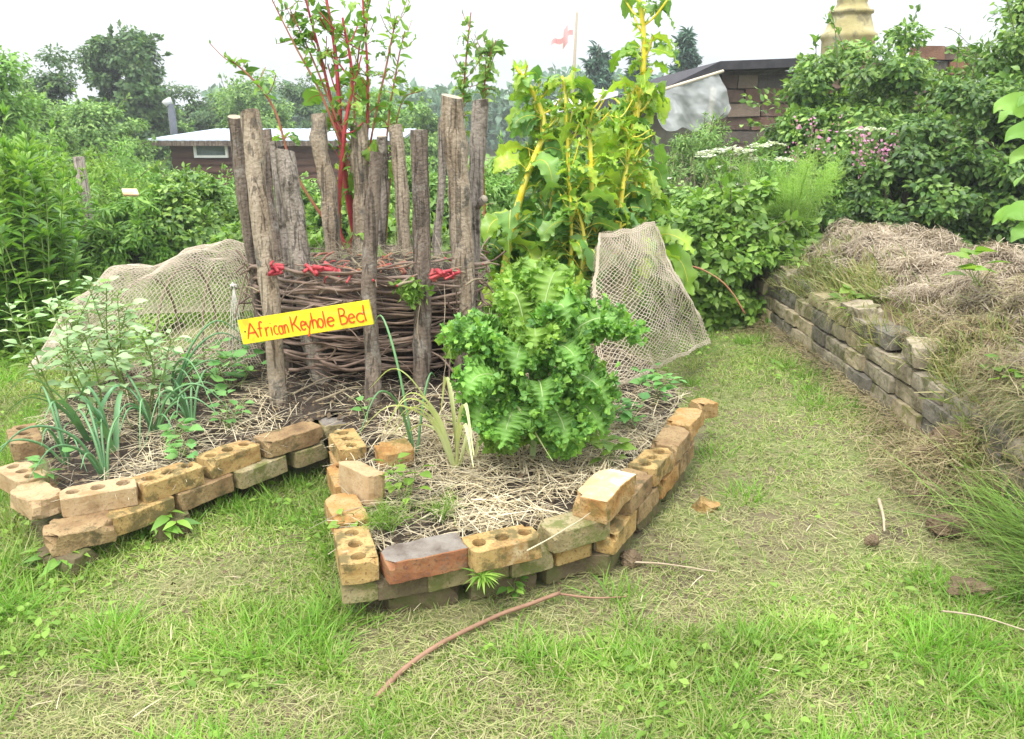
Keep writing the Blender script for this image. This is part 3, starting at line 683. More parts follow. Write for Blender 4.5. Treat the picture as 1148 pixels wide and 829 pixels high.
me = bpy.data.meshes.new('board'); bm.to_mesh(me); bm.free(); me.materials.append(MAT['sign'])
bo = bpy.data.objects.new('board', me); COL.objects.link(bo); bo.parent = sg
def arc(cx, cy, rx, ry, a0, a1, n=9):
    return [(cx + rx * math.cos(R(a0 + (a1 - a0) * t / (n - 1))), cy + ry * math.sin(R(a0 + (a1 - a0) * t / (n - 1)))) for t in range(n)]
LET = {'A': [[(0, 0), (.14, .55), (.3, 1.02)], [(.3, 1.02), (.46, .5), (.6, .0)], [(.1, .36), (.5, .38)]],
       'f': [[(.36, .9), (.27, 1.0), (.17, .9), (.13, .5), (.12, 0)], [(-.03, .56), (.32, .57)]],
       'r': [[(.04, .6), (.06, .3), (.05, 0)], [(.06, .38), (.16, .55), (.3, .58)]],
       'i': [[(.05, .58), (.05, 0)], [(.05, .8), (.06, .84)]],
       'c': [arc(.2, .29, .2, .29, 50, 310)],
       'a': [arc(.19, .27, .19, .28, 40, 320), [(.38, .58), (.38, .2), (.43, 0)]],
       'n': [[(.04, .6), (.05, 0)], [(.05, .4), (.16, .57), (.3, .55), (.37, .38), (.38, 0)]],
       'K': [[(.05, 1.0), (.06, 0)], [(.52, .98), (.28, .62), (.08, .42)], [(.2, .5), (.4, .25), (.58, -.02)]],
       'e': [[(.04, .31), (.36, .36)] + arc(.2, .3, .18, .28, 15, 320)],
       'y': [[(.02, .58), (.1, .3), (.2, .12)], [(.4, .6), (.22, .1), (.1, -.3), (.0, -.36)]],
       'h': [[(.05, 1.05), (.05, 0)], [(.05, .38), (.16, .56), (.3, .52), (.36, .35), (.37, 0)]],
       'o': [arc(.19, .29, .19, .29, 80, 440, 13)],
       'l': [[(.05, 1.05), (.06, 0)]],
       'B': [[(.05, 1.0), (.06, 0)], [(.02, 1.0), (.3, .97), (.42, .78), (.3, .56), (.08, .52)], [(.1, .53), (.38, .48), (.52, .26), (.38, .04), (.04, 0)]],
       'd': [arc(.19, .27, .19, .28, 40, 320), [(.4, 1.05), (.39, .5), (.42, 0)]]}
TXT = [('A', 60, 45), ('f', 109, 24), ('r', 138, 20), ('i', 163, 8), ('c', 176, 17), ('a', 196, 19), ('n', 219, 17), ('K', 250, 37), ('e', 290, 22), ('y', 312, 24), ('h', 339, 22), ('o', 364, 22), ('l', 391, 8), ('e', 403, 30), ('B', 456, 34), ('e', 494, 27), ('d', 529, 38)]
WID = {'A': .6, 'f': .38, 'r': .3, 'i': .12, 'c': .36, 'a': .43, 'n': .39, 'K': .58, 'e': .38, 'y': .4, 'h': .38, 'o': .38, 'l': .12, 'B': .53, 'd': .43}
m = M(); capH = SH * .61
for k, (ch, x0, wd) in enumerate(TXT):
    bx = (x0 - 33) / 560 * SL; sx = wd / 560 * SL / WID[ch]
    if ch in 'il': sx = capH * .75
    by = SH * (.2 + .012 * math.sin(k * 1.9)); hh = capH * (1 if k < 7 else 1.04)
    for st in LET[ch]:
        pts = curve([S(bx + x * sx, by + y * hh, .0014) for x, y in st], 22) if len(st) > 2 else np.array([S(bx + x * sx, by + y * hh, .0014) for x, y in np.linspace(st[0], st[1], 5)])
        t = np.linspace(0, 1, len(pts)); wgt = .0026 * (.75 + .5 * noise3(np.column_stack([t * 3, t * 0 + k, t * 0]), 1, k)) * 1.15; wgt[0] *= .7; wgt[-1] *= .6
        tg = nrm(np.gradient(pts, axis=0)); side = np.cross(tg, ey)
        nn = len(pts); A = np.concatenate([pts - side * wgt[:, None], pts + side * wgt[:, None], pts - side * wgt[:, None] + ey * .0018, pts + side * wgt[:, None] + ey * .0018])
        Fq = [(q, q + 1, nn + q + 1, nn + q) for q in range(nn - 1)] + [(q, q + 1, 2 * nn + q + 1, 2 * nn + q) for q in range(nn - 1)] + [(nn + q, nn + q + 1, 3 * nn + q + 1, 3 * nn + q) for q in range(nn - 1)]
        m.add(A, Fq)
m.obj('lettering', MAT['signred'], sg, S(SL / 2, 0), smooth=False)
for x, y in ((.02, SH * .52), (SL - .03, SH * .55)):
    V, F = tube([S(x, y, -.002), S(x, y, .0025)], [.0035, .003], 8); m = M(); m.add(V, F); caps(m, 2, 8); m.obj('screw', MAT['postdark'], sg, S(SL / 2, 0))

# ------------------------------------------------------------------ nets
def net_sheet(f, nu, nv, du, seed, r=.0011, keep=None, sub=3):
    """f(u, v) -> points; diamond cords of nu x nv cells over [0,1]^2"""
    m = M(); g = np.random.default_rng(seed); ratio = nu / nv
    for sgn in (1, -1):
        for c in range(-nv, nu + nv):
            t = np.linspace(0, 1, nv * sub + 1)
            u = (c + .5 * 0 + sgn * t * nv) / nu if sgn > 0 else (c + nv - t * nv) / nu
            ok = (u >= 0) & (u <= 1)
            if ok.sum() < 4: continue
            u, tt = u[ok], t[ok]
            u = u + .12 / nu * np.sin(tt * nv * math.pi)        # knots pull the cords together
            p = f(np.clip(u, 0, 1), tt)
            if keep is not None:
                kk = keep(p)
                runs = np.split(np.arange(len(p)), np.where(np.diff(kk.astype(int)) != 0)[0] + 1)
                runs = [q for q in runs if kk[q[0]] and len(q) > 3]
            else: runs = [np.arange(len(p))]
            for q in runs:
                V, F = tube(p[q], r, 3); m.add(V, F)
    return m
# left net: draped over hoops, two humps
def hL(x, y):
    a = .66 * np.exp(-(np.abs((x + 1.46) / .30)) ** 2.6 - (np.abs((y - 4.25) / .5)) ** 3.4)
    b = .52 * np.exp(-(np.abs((x + 1.87) / .33)) ** 3.4 - (np.abs((y - 4.2) / .5)) ** 3.0)
    z = .2 + (a ** 2.2 + b ** 2.2) ** (1 / 2.2) * .8
    return z + .12 * (fbm2(x, y, 4.5, 21) - .5) * sstep(.22, .4, z) + .018 * np.sin(x * 22 + 6 * y) * np.clip((.75 - z), 0, 1)
def fL(u, v):
    x = -2.34 + 1.3 * u; y = 3.6 + 1.3 * v
    fol = .03 * (fbm2(x, y, 4, 5) - .5)
    return np.stack([x + fol, y + fol, hL(x, y)], -1)
nl = thing('garden_net', 'tan mesh net draped in a hump over hoops at the back of the left bed', 'net', (-1.6, 4.3, .2))
net_sheet(fL, 60, 58, 0, 3, .0016, keep=lambda p: p[:, 2] > .25).obj('netting', MAT['net'], nl, (-1.6, 4.3, .2))
for xc, hh in ((-1.46, .54), (-1.68, .46), (-1.9, .4)):
    t = np.linspace(0, math.pi, 20); V, F = tube(np.stack([t * 0 + xc, 4.3 + .42 * np.cos(t), .15 + (hh - .0) * np.sin(t) ** .8], -1), .006, 6)
    M().add(V, F).obj('hoop', MAT['drystem'], nl, (-1.6, 4.3, .2))
m = M()
kp = P(262, 321, 3.74)
for k in range(9):
    d = randdir(1)[0] * .02; V, F = tube(curve([kp - d * .8, kp + (0, -.01, .01), kp + d * .8], 6), .003, 5); m.add(V, F)
for k in range(5):
    V, F = tube(curve([kp, kp + (.01 * k - .02, -.02, -.13), kp + (.018 * k - .05, 0, -.3)], 10), .0016, 4); m.add(V, F)
m.obj('tied_cord', MAT['netpale'], nl, (-1.6, 4.3, .2))
# right net: hung over a bent cane frame beside the kale
q00, q10, q01, q11 = P(671, 262, 4.05), P(733, 251, 4.45), G(688, 442, .2), G(797, 383, .17)
q01 = q01 + (-.02, 0, 0)
def fR(u, v):
    u = u[:, None]; v = v[:, None]
    p = (1 - v) * ((1 - u) * q00 + u * q10) + v * ((1 - u) * q01 + u * q11)
    s = np.sin(math.pi * u) * np.sin(math.pi * v)
    wob = np.stack([fbm(p, 6, 60 + k) - .5 for k in range(3)], -1) * .07
    edge = -.05 * np.sin(math.pi * v) * (1 - u)
    return p + s * np.array([.06, -.12, .02]) + wob + np.concatenate([edge, edge * .3, 0 * edge], 1)
nr_ = thing('garden_net', 'tan mesh net sheet leaning beside the curly kale on the right', 'net', (q01 + q11) / 2)
net_sheet(fR, 27, 34, 0, 4, .0019).obj('netting', MAT['net'], nr_, (q01 + q11) / 2)
def fR2(u, v):
    p = fR(u, v * .0); v = v[:, None]; back = p + np.array([-.02, .3, -.62]) * v + np.array([0, .08, 0]) * np.sin(math.pi * v)
    return back + np.stack([fbm(back, 7, 70 + k) - .5 for k in range(3)], -1) * .05
net_sheet(fR2, 27, 34, 0, 5, .0018).obj('netting', MAT['net'], nr_, (q01 + q11) / 2)
m = M()
t = np.linspace(0, 1, 50)
for k in range(3):                              # doubled selvedge cords
    for (uu, vv) in ((t, t * 0 + .004 + .012 * k), (t * 0 + .99 - .012 * k, t), (t, t * 0 + .99 - .01 * k), (t * 0 + .01 + .01 * k, t)):
        V, F = tube(fR(uu, vv), .0022, 4); m.add(V, F)
m.obj('edge_cord', MAT['net'], nr_, (q01 + q11) / 2)

# ------------------------------------------------------------------ leaves with a blade and a stalk
def big_leaf(m, base, path, width, ruf=.0, freq=9, nr=18, nc=4, pet=.25, lobes=.0, g=rng, mi=0, ms=1, stem_r=.006, up=None, shape=.75, cup=.2, tipw=.0, crimp=0):
    """path: points from the stalk's foot to the leaf tip"""
    c = curve([np.asarray(q, float) for q in path], 40); L = np.concatenate([[0], np.cumsum(np.linalg.norm(np.diff(c, axis=0), axis=1))]); Lt = L[-1]
    tt = np.linspace(pet, 1, nr); cc = np.stack([np.interp(tt * Lt, L, c[:, k]) for k in range(3)], -1)
    tg = nrm(np.gradient(cc, axis=0)); U = np.array([0, 0, 1.]) if up is None else up
    sd = nrm(np.cross(tg, U)); nn = np.cross(sd, tg)
    s = (tt - pet) / (1 - pet); prof = np.sin(math.pi * np.clip(s, 0, 1) ** shape) ** .7 * width + tipw * width * s
    prof[0] = width * .06; prof[-1] = max(prof[-1], width * .05)
    js = np.arange(-nc, nc + 1) / nc; ph = g.random(6) * 6.28
    e = np.abs(js)[None]
    wv = prof[:, None] * js[None]
    if lobes: wv = wv * (1 + lobes * e * np.sin(2 * math.pi * freq * .7 * s + ph[4])[:, None])
    ang = np.where(js >= 0, ph[0], ph[1])[None] + 2 * math.pi * freq * s[:, None] + 1.1 * np.sin(5 * s + ph[5])[:, None]
    h = ruf * e ** 1.6 * np.sin(ang) + .45 * ruf * e ** 2.5 * np.sin(ang * 2.37 + ph[2]) + .3 * ruf * e * np.sin(ang * .31 + ph[3])
    off2 = .6 * ruf * e ** 2 * np.cos(ang)
    z = h + cup * np.abs(wv) * (1 if cup > 0 else 1)
    V = cc[:, None] + wv[..., None] * sd[:, None] + z[..., None] * nn[:, None] + off2[..., None] * tg[:, None]
    if crimp:
        V = V + nn[:, None] * ((fbm(V, 55, 3, 2) - .5) * e ** 1.3)[..., None] * crimp + sd[:, None] * ((fbm(V, 60, 9, 2) - .5) * e ** 2)[..., None] * crimp
        V = V + tg[:, None] * ((fbm(V, 60, 5, 2) - .5) * e ** 2)[..., None] * crimp
    k = 2 * nc + 1; i, j = np.meshgrid(np.arange(nr - 1), np.arange(2 * nc), indexing='ij')
    m.add(V.reshape(-1, 3), np.stack([i * k + j, i * k + j + 1, (i + 1) * k + j + 1, (i + 1) * k + j], -1).reshape(-1, 4), mi)
    if stem_r:
        keep = L < Lt * .86; pts = c[keep]; r_ = np.linspace(stem_r, stem_r * .25, len(pts))
        V, F = tube(pts, r_, 6, flat=.7); m.add(V, F, ms)

# curly kale: frill template is a small crinkled patch
fu, fv = np.meshgrid(np.linspace(0, 1, 6), np.linspace(-.62, .62, 7), indexing='ij')
FRILL = np.stack([fv * (.45 + .8 * fu - .35 * fu ** 2), fu, .16 * fu * np.sin(9.5 * fv + 1.2) + .1 * fu * np.sin(6 * fu + 5 * fv)], -1).reshape(-1, 3)
i, j = np.meshgrid(np.arange(5), np.arange(6), indexing='ij'); FRF = np.stack([i * 7 + j, i * 7 + j + 1, (i + 1) * 7 + j + 1, (i + 1) * 7 + j], -1).reshape(-1, 4)
# curly kale
kb = G(597, 505, .2)
ka = thing('kale_plant', 'big bushy curly kale with frilled bright green leaves in the front right of the bed', 'kale', kb)
V, F = tube(curve([kb - (0, 0, .03), kb + (.01, .02, .12), kb + (.0, .03, .34)], 12), [.019] * 12 + [.013] if False else .011, 8); M().add(V, F).obj('stem', MAT['kalestem'], ka, kb)
g = np.random.default_rng(12)
KL = []   # (foot height, azimuth, elevation, length, width)
kale_tips = [(632, 305, 3.02, .02), (560, 330, 2.95, .02), (690, 360, 2.9, .0), (520, 372, 2.85, .0), (575, 310, 3.2, .0), (640, 345, 2.75, 0), (600, 375, 2.68, 0), (655, 400, 2.68, 0),
             (690, 352, 3.1, 0), (525, 430, 2.7, 0), (535, 462, 2.72, 0), (680, 440, 2.68, 0), (672, 470, 2.7, 0), (610, 445, 2.6, 0), (600, 320, 3.3, 0), (650, 322, 3.3, 0), (640, 480, 2.64, 0), (560, 480, 2.66, 0), (505, 385, 3.1, 0), (575, 400, 2.66, 0), (668, 425, 3.1, 0), (716, 368, 2.95, 0), (600, 296, 3.12, 0), (506, 372, 2.98, 0)]
kale_tips += [(552, 490, 2.76, 0), (640, 496, 2.74, 0)]
for k, (u, v, y, _) in enumerate(kale_tips):
    u = 600 + (u - 600) * (.96 if abs(u - 600) > 55 else .8); y = kb[1] + (y - kb[1]) * .85
    tip = P(u, v, y); h0 = np.clip((tip[2] - .2) * .5, .04, .36); a = kb + (.0, .02, h0)
    d = tip - a; hor = np.linalg.norm(d[:2]); dirh = nrm(d * (1, 1, 0)); Ln = np.linalg.norm(d)
    mid = a + d * .5 + np.array([0, 0, .06 + .05 * g.random()]) ; q = a + d * .9 + np.array([0, 0, .035])
    endp = tip + dirh * .03 + np.array([0, 0, -.05])
    m = M(); big_leaf(m, a, [a, mid, q, endp], .064 + .034 * g.random(), .02, 13 + g.integers(0, 5), 130, 10, .26, .0, g, stem_r=.0055, crimp=.05, up=np.array([-dirh[0] * .5, -dirh[1] * .5 - .25, 1.0]), shape=.9, cup=.12)
    bv = m.v[0].reshape(130, 21, 3); nf = 150; ii = (g.beta(1.6, 1.3, nf) * 128).astype(int); jj = np.where(g.random(nf) < .5, g.beta(.5, 3.2, nf) * 9, 20 - g.beta(.5, 3.2, nf) * 9).astype(int)
    m.add(*scatter(FRILL, FRF, bv[ii, jj] + g.normal(0, .004, (nf, 3)), randdir(nf, g) + nrm(bv[ii, jj] - bv[ii, 10] + 1e-6) * .9, randdir(nf, g) + np.array([0, -.2, .5]), g.uniform(.013, .026, nf)))
    m.obj('leaf', [MAT['kaletop'] if v < 345 or k in (6, 18, 20, 24) else MAT['kale'], MAT['kalestem']], ka, kb)

# yellow-stemmed chard gone to seed
def bolted(name, label, cat, base, stems, leafs, mats, seed, group=None, lw=.066, spike=40, flop=1.0, ll=(.1, .2)):
    """stems: list of (pixel path with depth, radius); leafs: leaves per stem"""
    g = np.random.default_rng(seed); t_ = thing(name, label, cat, base, group); ml = M()
    for (pts, r0), nl_ in zip(stems, leafs):
        ms = M(); nl_ = int(nl_ * 1.9); r0 = r0 * 1.3
        c = curve([P(*q) for q in pts], 40); n = len(c); rr = np.linspace(r0, r0 * .35, n)
        V, F = tube(c, rr, 8); ms.add(V, F)
        for k in range(nl_):
            s = g.random() ** 1.0; i0 = int(s * (n - 2)); a = c[i0]; az = g.uniform(0, 2 * math.pi) if g.random() < .3 else -math.pi / 2 + g.choice([-1, 1]) * g.uniform(.75, 3.1)
            Ln = (ll[1] * (1 - s) + ll[0] * s) * g.uniform(.7, 1.25); dirh = np.array([math.cos(az), math.sin(az), 0]); upv = g.uniform(.1, 1.5)
            path = [a, a + dirh * Ln * .4 + (0, 0, upv * Ln * .35), a + dirh * Ln * .8 + (0, 0, upv * Ln * .35 - flop * .1 * Ln), a + dirh * Ln * 1.05 + (0, 0, upv * Ln * .1 - flop * Ln * g.uniform(.1, .5))]
            big_leaf(ml, a, path, Ln * lw * 4.0 * g.uniform(.75, 1.25), Ln * .06, 3 + g.integers(0, 4), 18, 4, .25, 0, g, mi=int(g.random() < .35), ms=2, stem_r=.0036 * (1.4 - s), shape=.8, cup=.2, crimp=Ln * .1, up=nrm(np.array([0, 0, 1.]) + .7 * randdir(1, g)[0]))
        # seed clusters and bract leaves up the tip
        m_ = spike; i0 = (n * (.35 + .62 * g.random(m_))).astype(int).clip(0, n - 1); d = randdir(m_, g) * (1, 1, .6) + (0, 0, .4)
        ml.add(*scatter(*L_LANCE, c[i0], d, randdir(m_, g) + (0, 0, 1), g.uniform(.03, .08, m_), np.full(m_, 1.7)), mat=0)
        for q in range(spike // 5):
            a = c[int(n * g.uniform(.5, .95))]; d = nrm(g.normal(size=3) * (1, 1, .5) + (0, 0, .8)); Lb = g.uniform(.06, .16)
            b = curve([a, a + d * Lb * .5, a + d * Lb + (0, 0, .03)], 6); V, F = tube(b, r0 * .22, 5); ms.add(V, F)
            k2 = 7; ml.add(*scatter(*L_LANCE, b[g.integers(1, len(b), k2)], randdir(k2, g) + (0, 0, .5), randdir(k2, g), g.uniform(.02, .05, k2), np.full(k2, 1.8)), mat=0)
        ms.obj('stalk', mats[2], t_, base)
    ml.obj('foliage', [mats[0], mats[1], mats[2]], t_, base)
    return t_
YM = [MAT['chard'], MAT['charddark'], MAT['yellow']]
def yb(u, y): p = P(u, 300, y); p[2] = .18; return p
bolted('chard_plant', 'yellow-stalked chard leaning left, nearest the stakes', 'chard', yb(572, 4.7), [([(562, 330, 4.7), (572, 265, 4.7), (590, 200, 4.7), (610, 145, 4.75), (598, 105, 4.75), (578, 75, 4.75)], .019), ([(590, 330, 4.75), (622, 205, 4.8), (606, 140, 4.85), (596, 112, 4.85)], .011)], [26, 22], YM, 1, 'yellow-stalked chard plants', ll=(.1, .24))
bolted('chard_plant', 'middle yellow-stalked chard with a straight upright stalk behind the kale', 'chard', yb(645, 4.7), [([(640, 330, 4.65), (641, 270, 4.65), (638, 190, 4.7), (634, 110, 4.7), (630, 85, 4.7)], .014), ([(668, 325, 4.6), (664, 230, 4.6), (661, 150, 4.65), (655, 120, 4.65)], .014), ([(632, 330, 4.6), (640, 290, 4.52), (640, 235, 4.5), (638, 180, 4.55)], .011)], [30, 26, 14], YM, 2, 'yellow-stalked chard plants', ll=(.09, .25))
bolted('chard_plant', 'tallest yellow-stalked chard, its crown rising out of the top of the photo', 'chard', yb(700, 4.9), [([(685, 330, 4.8), (692, 240, 4.85), (706, 165, 4.9), (720, 90, 4.9), (721, 30, 4.9), (708, -40, 4.9)], .021), ([(700, 320, 4.95), (712, 200, 4.95), (700, 150, 4.95), (706, 100, 4.95)], .013), ([(720, 320, 5.0), (722, 220, 5), (712, 150, 5), (724, 100, 5)], .012), ([(690, 300, 4.7), (697, 220, 4.7), (706, 160, 4.75), (690, 130, 4.75)], .013)], [30, 24, 26, 12], YM, 3, 'yellow-stalked chard plants', spike=70, ll=(.11, .25))
bolted('chard_plant', 'low leafy chard with dark green leaves at the foot of the yellow stalks', 'chard', yb(640, 5.0), [([(600, 330, 4.9), (610, 260, 4.9), (606, 215, 4.9)], .012), ([(650, 330, 4.5), (655, 270, 4.5), (648, 235, 4.5)], .012), ([(680, 330, 5.0), (690, 260, 5.0), (700, 225, 5.0)], .012)], [28, 26, 28], [MAT['charddark'], MAT['charddark'], MAT['yellow']], 4, ll=(.16, .24), spike=6)
RM = [MAT['weed'], MAT['weedlight'], MAT['redstalk']]
rb = P(402, 300, 4.55); rb[2] = .72
bolted('red_chard_plant', 'tall red-stalked chard gone to seed among the rear stakes', 'chard', rb, [([(404, 300, 4.5), (385, 190, 4.5), (380, 110, 4.5), (374, 45, 4.5), (360, -30, 4.5)], .013), ([(408, 300, 4.5), (388, 195, 4.52), (366, 90, 4.52), (348, 20, 4.52), (335, -30, 4.52)], .0085),
    ([(405, 300, 4.5), (411, 165, 4.5), (412, 80, 4.5), (405, -20, 4.5)], .0085), ([(400, 290, 4.45), (380, 255, 4.45), (386, 150, 4.4), (395, 90, 4.4), (384, 20, 4.4)], .012)], [9, 8, 8, 9], RM, 5, spike=34, ll=(.07, .18))
bolted('red_chard_plant', 'sparse faded red chard branches leaning out to the left over the stakes', 'chard', rb + (-.03, .02, 0), [([(410, 305, 4.4), (370, 255, 4.4), (330, 192, 4.4), (308, 124, 4.4), (282, 88, 4.4), (252, 62, 4.4)], .0075), ([(392, 190, 4.45), (362, 110, 4.45), (330, 50, 4.45), (300, -10, 4.45)], .006), ([(388, 160, 4.48), (352, 70, 4.48), (325, 10, 4.48)], .005)], [5, 3, 3], [MAT['weed'], MAT['weedlight'], MAT['thinred']], 6, spike=22, ll=(.04, .09))
bolted('red_chard_plant', 'thin faded red seed stalks right of the thick red stalk', 'chard', rb + (.05, .0, 0), [([(420, 300, 4.5), (412, 190, 4.5), (436, 60, 4.5), (445, 18, 4.5)], .006), ([(424, 300, 4.5), (434, 150, 4.5), (446, 70, 4.5), (454, 35, 4.5)], .005), ([(430, 300, 4.6), (446, 130, 4.6), (475, 100, 4.6)], .004), ([(415, 300, 4.5), (398, 150, 4.55), (402, 60, 4.55), (418, -10, 4.55)], .006)], [6, 5, 2, 6], [MAT['weedlight'], MAT['weed'], MAT['thinred']], 7, spike=20, ll=(.04, .1))
b_ = P(530, 300, 4.9); b_[2] = .18
bolted('seeding_chard', 'slim seed stalk with clustered leaves just right of the tallest stake', 'chard', b_, [([(522, 310, 4.9), (518, 150, 4.9), (521, 85, 4.9), (528, 14, 4.9)], .0065), ([(545, 300, 4.9), (541, 130, 4.9), (548, 70, 4.9), (556, 45, 4.9)], .006)], [16, 18], [MAT['hedge'], MAT['weed'], MAT['thinred']], 8, spike=46, ll=(.05, .12))

# ------------------------------------------------------------------ small plants of the bed
def leafy_plant(name, label, cat, base, h, nl_, T, size, mats, seed, group=None, nst=3, spread=.12, upright=.6, sx=1.0, stem_r=.003, petiole=.04):
    g = np.random.default_rng(seed); t_ = thing(name, label, cat, base, group); base = np.asarray(base, float); ms = M(); ml = M()
    for k in range(nst):
        top = base + np.array([*g.normal(0, spread, 2), h * g.uniform(.7, 1.05)]); c = curve([base + (*g.normal(0, .01, 2), -.02), (base + top) / 2 + (*g.normal(0, spread * .3, 2), 0), top], 14)
        V, F = tube(c, np.linspace(stem_r, stem_r * .5, len(c)), 5); ms.add(V, F)
        n = nl_ // nst; i0 = (len(c) * (.2 + .8 * g.random(n) ** .8)).astype(int).clip(1, len(c) - 1)
        az = g.random(n) * 6.283; dh = np.stack([np.cos(az), np.sin(az), g.normal(upright, .3, n)], -1); dh = nrm(dh)
        a = c[i0]; b = a + dh * petiole
        for q in range(n):
            if petiole > .02: V, F = tube([a[q], b[q]], stem_r * .45, 4); ms.add(V, F)
        ml.add(*scatter(*T, b, dh * (1, 1, .5), np.array([0, 0, 1.]) + .45 * randdir(n, g), size * g.uniform(.6, 1.2, n), np.full(n, sx)))
    ms.obj('stem', mats[1], t_, base); ml.obj('foliage', mats[0], t_, base); return t_
def sg_(u, v): p = G(u, v, .17); p[2] = soil_z(p[0], p[1]); return p
for k, (u, v, h, lab) in enumerate([(70, 455, .5, 'pale grey-green broad bean plant at the far left of the bed'), (112, 470, .47, 'pale grey-green broad bean plant beside the leek leaves'), (140, 440, .5, 'pale grey-green broad bean plant in front of the tan net hump'), (96, 430, .52, 'pale grey-green broad bean plant at the left end of the net hump'), (165, 465, .4, 'pale grey-green broad bean plant right of the leek leaves')]):
    leafy_plant('bean_plant', lab, 'broad bean', sg_(u, v), h, 96, L_OVAL, .058, [MAT['bean'], MAT['stem']], 40 + k, 'broad beans in the left arm of the bed', 4, .09, .5, 1.0, .004, .03)
for k, (u, v, n, lab) in enumerate([(222, 438, 46, 'round-leaved nasturtium right below the net hump'), (262, 440, 34, 'round-leaved nasturtium beside the foot of the brown sign stake'), (196, 425, 34, 'round-leaved nasturtium left of the others under the net')]):
    leafy_plant('nasturtium', lab, 'nasturtium', sg_(u, v), .17, n, L_ROUND, .055, [MAT['nasturtium'], MAT['stem']], 60 + k, 'nasturtiums by the net', 6, .09, .3, 1.0, .002, .07)
def strap_plant(name, label, cat, base, n, L, w, mat, seed, group=None, up=1.3, arch=.6, tub=False):
    g = np.random.default_rng(seed); m = M(); base = np.asarray(base, float)
    for k in range(n):
        az = g.uniform(0, 6.283); u_ = g.uniform(.5, 1) * up; d = np.array([math.cos(az), math.sin(az), 0]); l = L * g.uniform(.6, 1.15); ar = arch * g.uniform(.3, 1.4)
        pts = [base + d * .01, base + d * l * .2 + (0, 0, l * .38 * u_), base + d * l * (.35 + .2 * ar) + (0, 0, l * .6 * u_ * (1 - .15 * ar)), base + d * l * (.45 + .5 * ar) + (0, 0, l * .6 * u_ * (1 - .75 * ar))]
        c = curve(pts, 18); r_ = np.interp(np.linspace(0, 1, len(c)), [0, .5, 1], [w, w * .85, w * .1])
        if tub: V, F = tube(c, r_, 6); m.add(V, F)
        else:
            tg = nrm(np.gradient(c, axis=0)); sd = nrm(np.cross(tg, [d[1] * .3, -d[0] * .3, 1])); nn = np.cross(sd, tg)
            V = np.stack([c - sd * r_[:, None] + nn * r_[:, None] * .5, c, c + sd * r_[:, None] + nn * r_[:, None] * .5], 1).reshape(-1, 3)
            i = np.arange(len(c) - 1)[:, None] * 3
            m.add(V, np.concatenate([i + np.array([[0, 1, 4, 3]]), i + np.array([[1, 2, 5, 4]])]))
    return tag(m.obj(name, mat, loc=base), label, cat, group)
for k, (u, v, n, L, tub, lab) in enumerate([(100, 490, 6, .42, False, 'leek with broad upright green leaves at the left of the bed'), (128, 500, 6, .36, False, 'shorter leek leaning over beside the tallest leek'), (172, 480, 9, .5, True, 'onion with long blue-green arching tubes in the middle of the left arm'), (118, 530, 7, .45, True, 'onion whose tubes droop over the pale corner brick'), (215, 478, 8, .36, True, 'thin onion nearest the long brown brick'), (190, 455, 8, .46, True, 'tall onion with one upright tube before the nasturtiums'), (75, 515, 6, .36, True, 'onion at the far left behind the round-shouldered brick')]):
    strap_plant('leek_plant' if not tub else 'onion_plant', lab, 'leek' if not tub else 'onion', sg_(u, v), n, L, .011 if not tub else .0055, MAT['onion'], 80 + k, 'leeks and onions in the left arm', 1.5 if not tub else 1.2, .45 if not tub else .8, tub)
strap_plant('garlic_plant', 'yellowing garlic with drooping strap leaves in the straw', 'garlic', sg_(512, 520), 11, .46, .0105, MAT['garlic'], 95, None, 1.7, .8)
strap_plant('garlic_plant', 'smaller yellowed garlic behind the drooping one', 'garlic', sg_(530, 510), 6, .3, .006, MAT['garlic'], 96, None, 1.7, .5)
strap_plant('onion_plant', 'lone onion with two tall green tubes before the woven basket', 'onion', sg_(466, 505), 3, .5, .0055, MAT['onion'], 97, None, 1.75, .45, True)
for k, (u, v, h, n, lab) in enumerate([(412, 478, .07, 5, 'tiny round-leaved seedling by the foot of the crooked stake'), (452, 560, .1, 24, 'light green seedling behind the pale leaning brick'), (540, 470, .15, 26, 'small leafy weed left of the kale stem'), (590, 505, .1, 40, 'low bright green weed at the foot of the kale'), (705, 480, .1, 34, 'light green squash seedling between the kale and the right run'), (735, 450, .14, 50, 'bushy light green bean seedling at the foot of the right net'), (688, 520, .08, 30, 'low seedling behind the brick run, right of the kale'), (655, 500, .12, 40, 'weedy seedling at the right foot of the kale'),
                                       (60, 545, .1, 10, 'round-leaved seedling behind the pale corner brick'), (255, 480, .12, 18, 'bean seedling with paired leaves before the long brown brick'), (205, 500, .1, 16, 'bean seedling behind the sandy three-holed bricks'), (396, 585, .04, 5, 'seedling with one large leaf on the pinkish brick'), (215, 512, .09, 10, 'seedling with two round leaves in the middle of the left arm')]):
    leafy_plant('seedling', lab, 'seedling', sg_(u, v) + (0, 0, .02), h, n, L_HEART if k % 2 == 0 else L_OVAL, .05 if k not in (0, 11) else .04, [MAT['nasturtium'] if k in (0, 4, 5, 8, 9, 10, 12) else MAT['weedlight'], MAT['stem']], 110 + k, None, 4 if n > 12 else 2, .05, .35, 1.1, .002, .03)
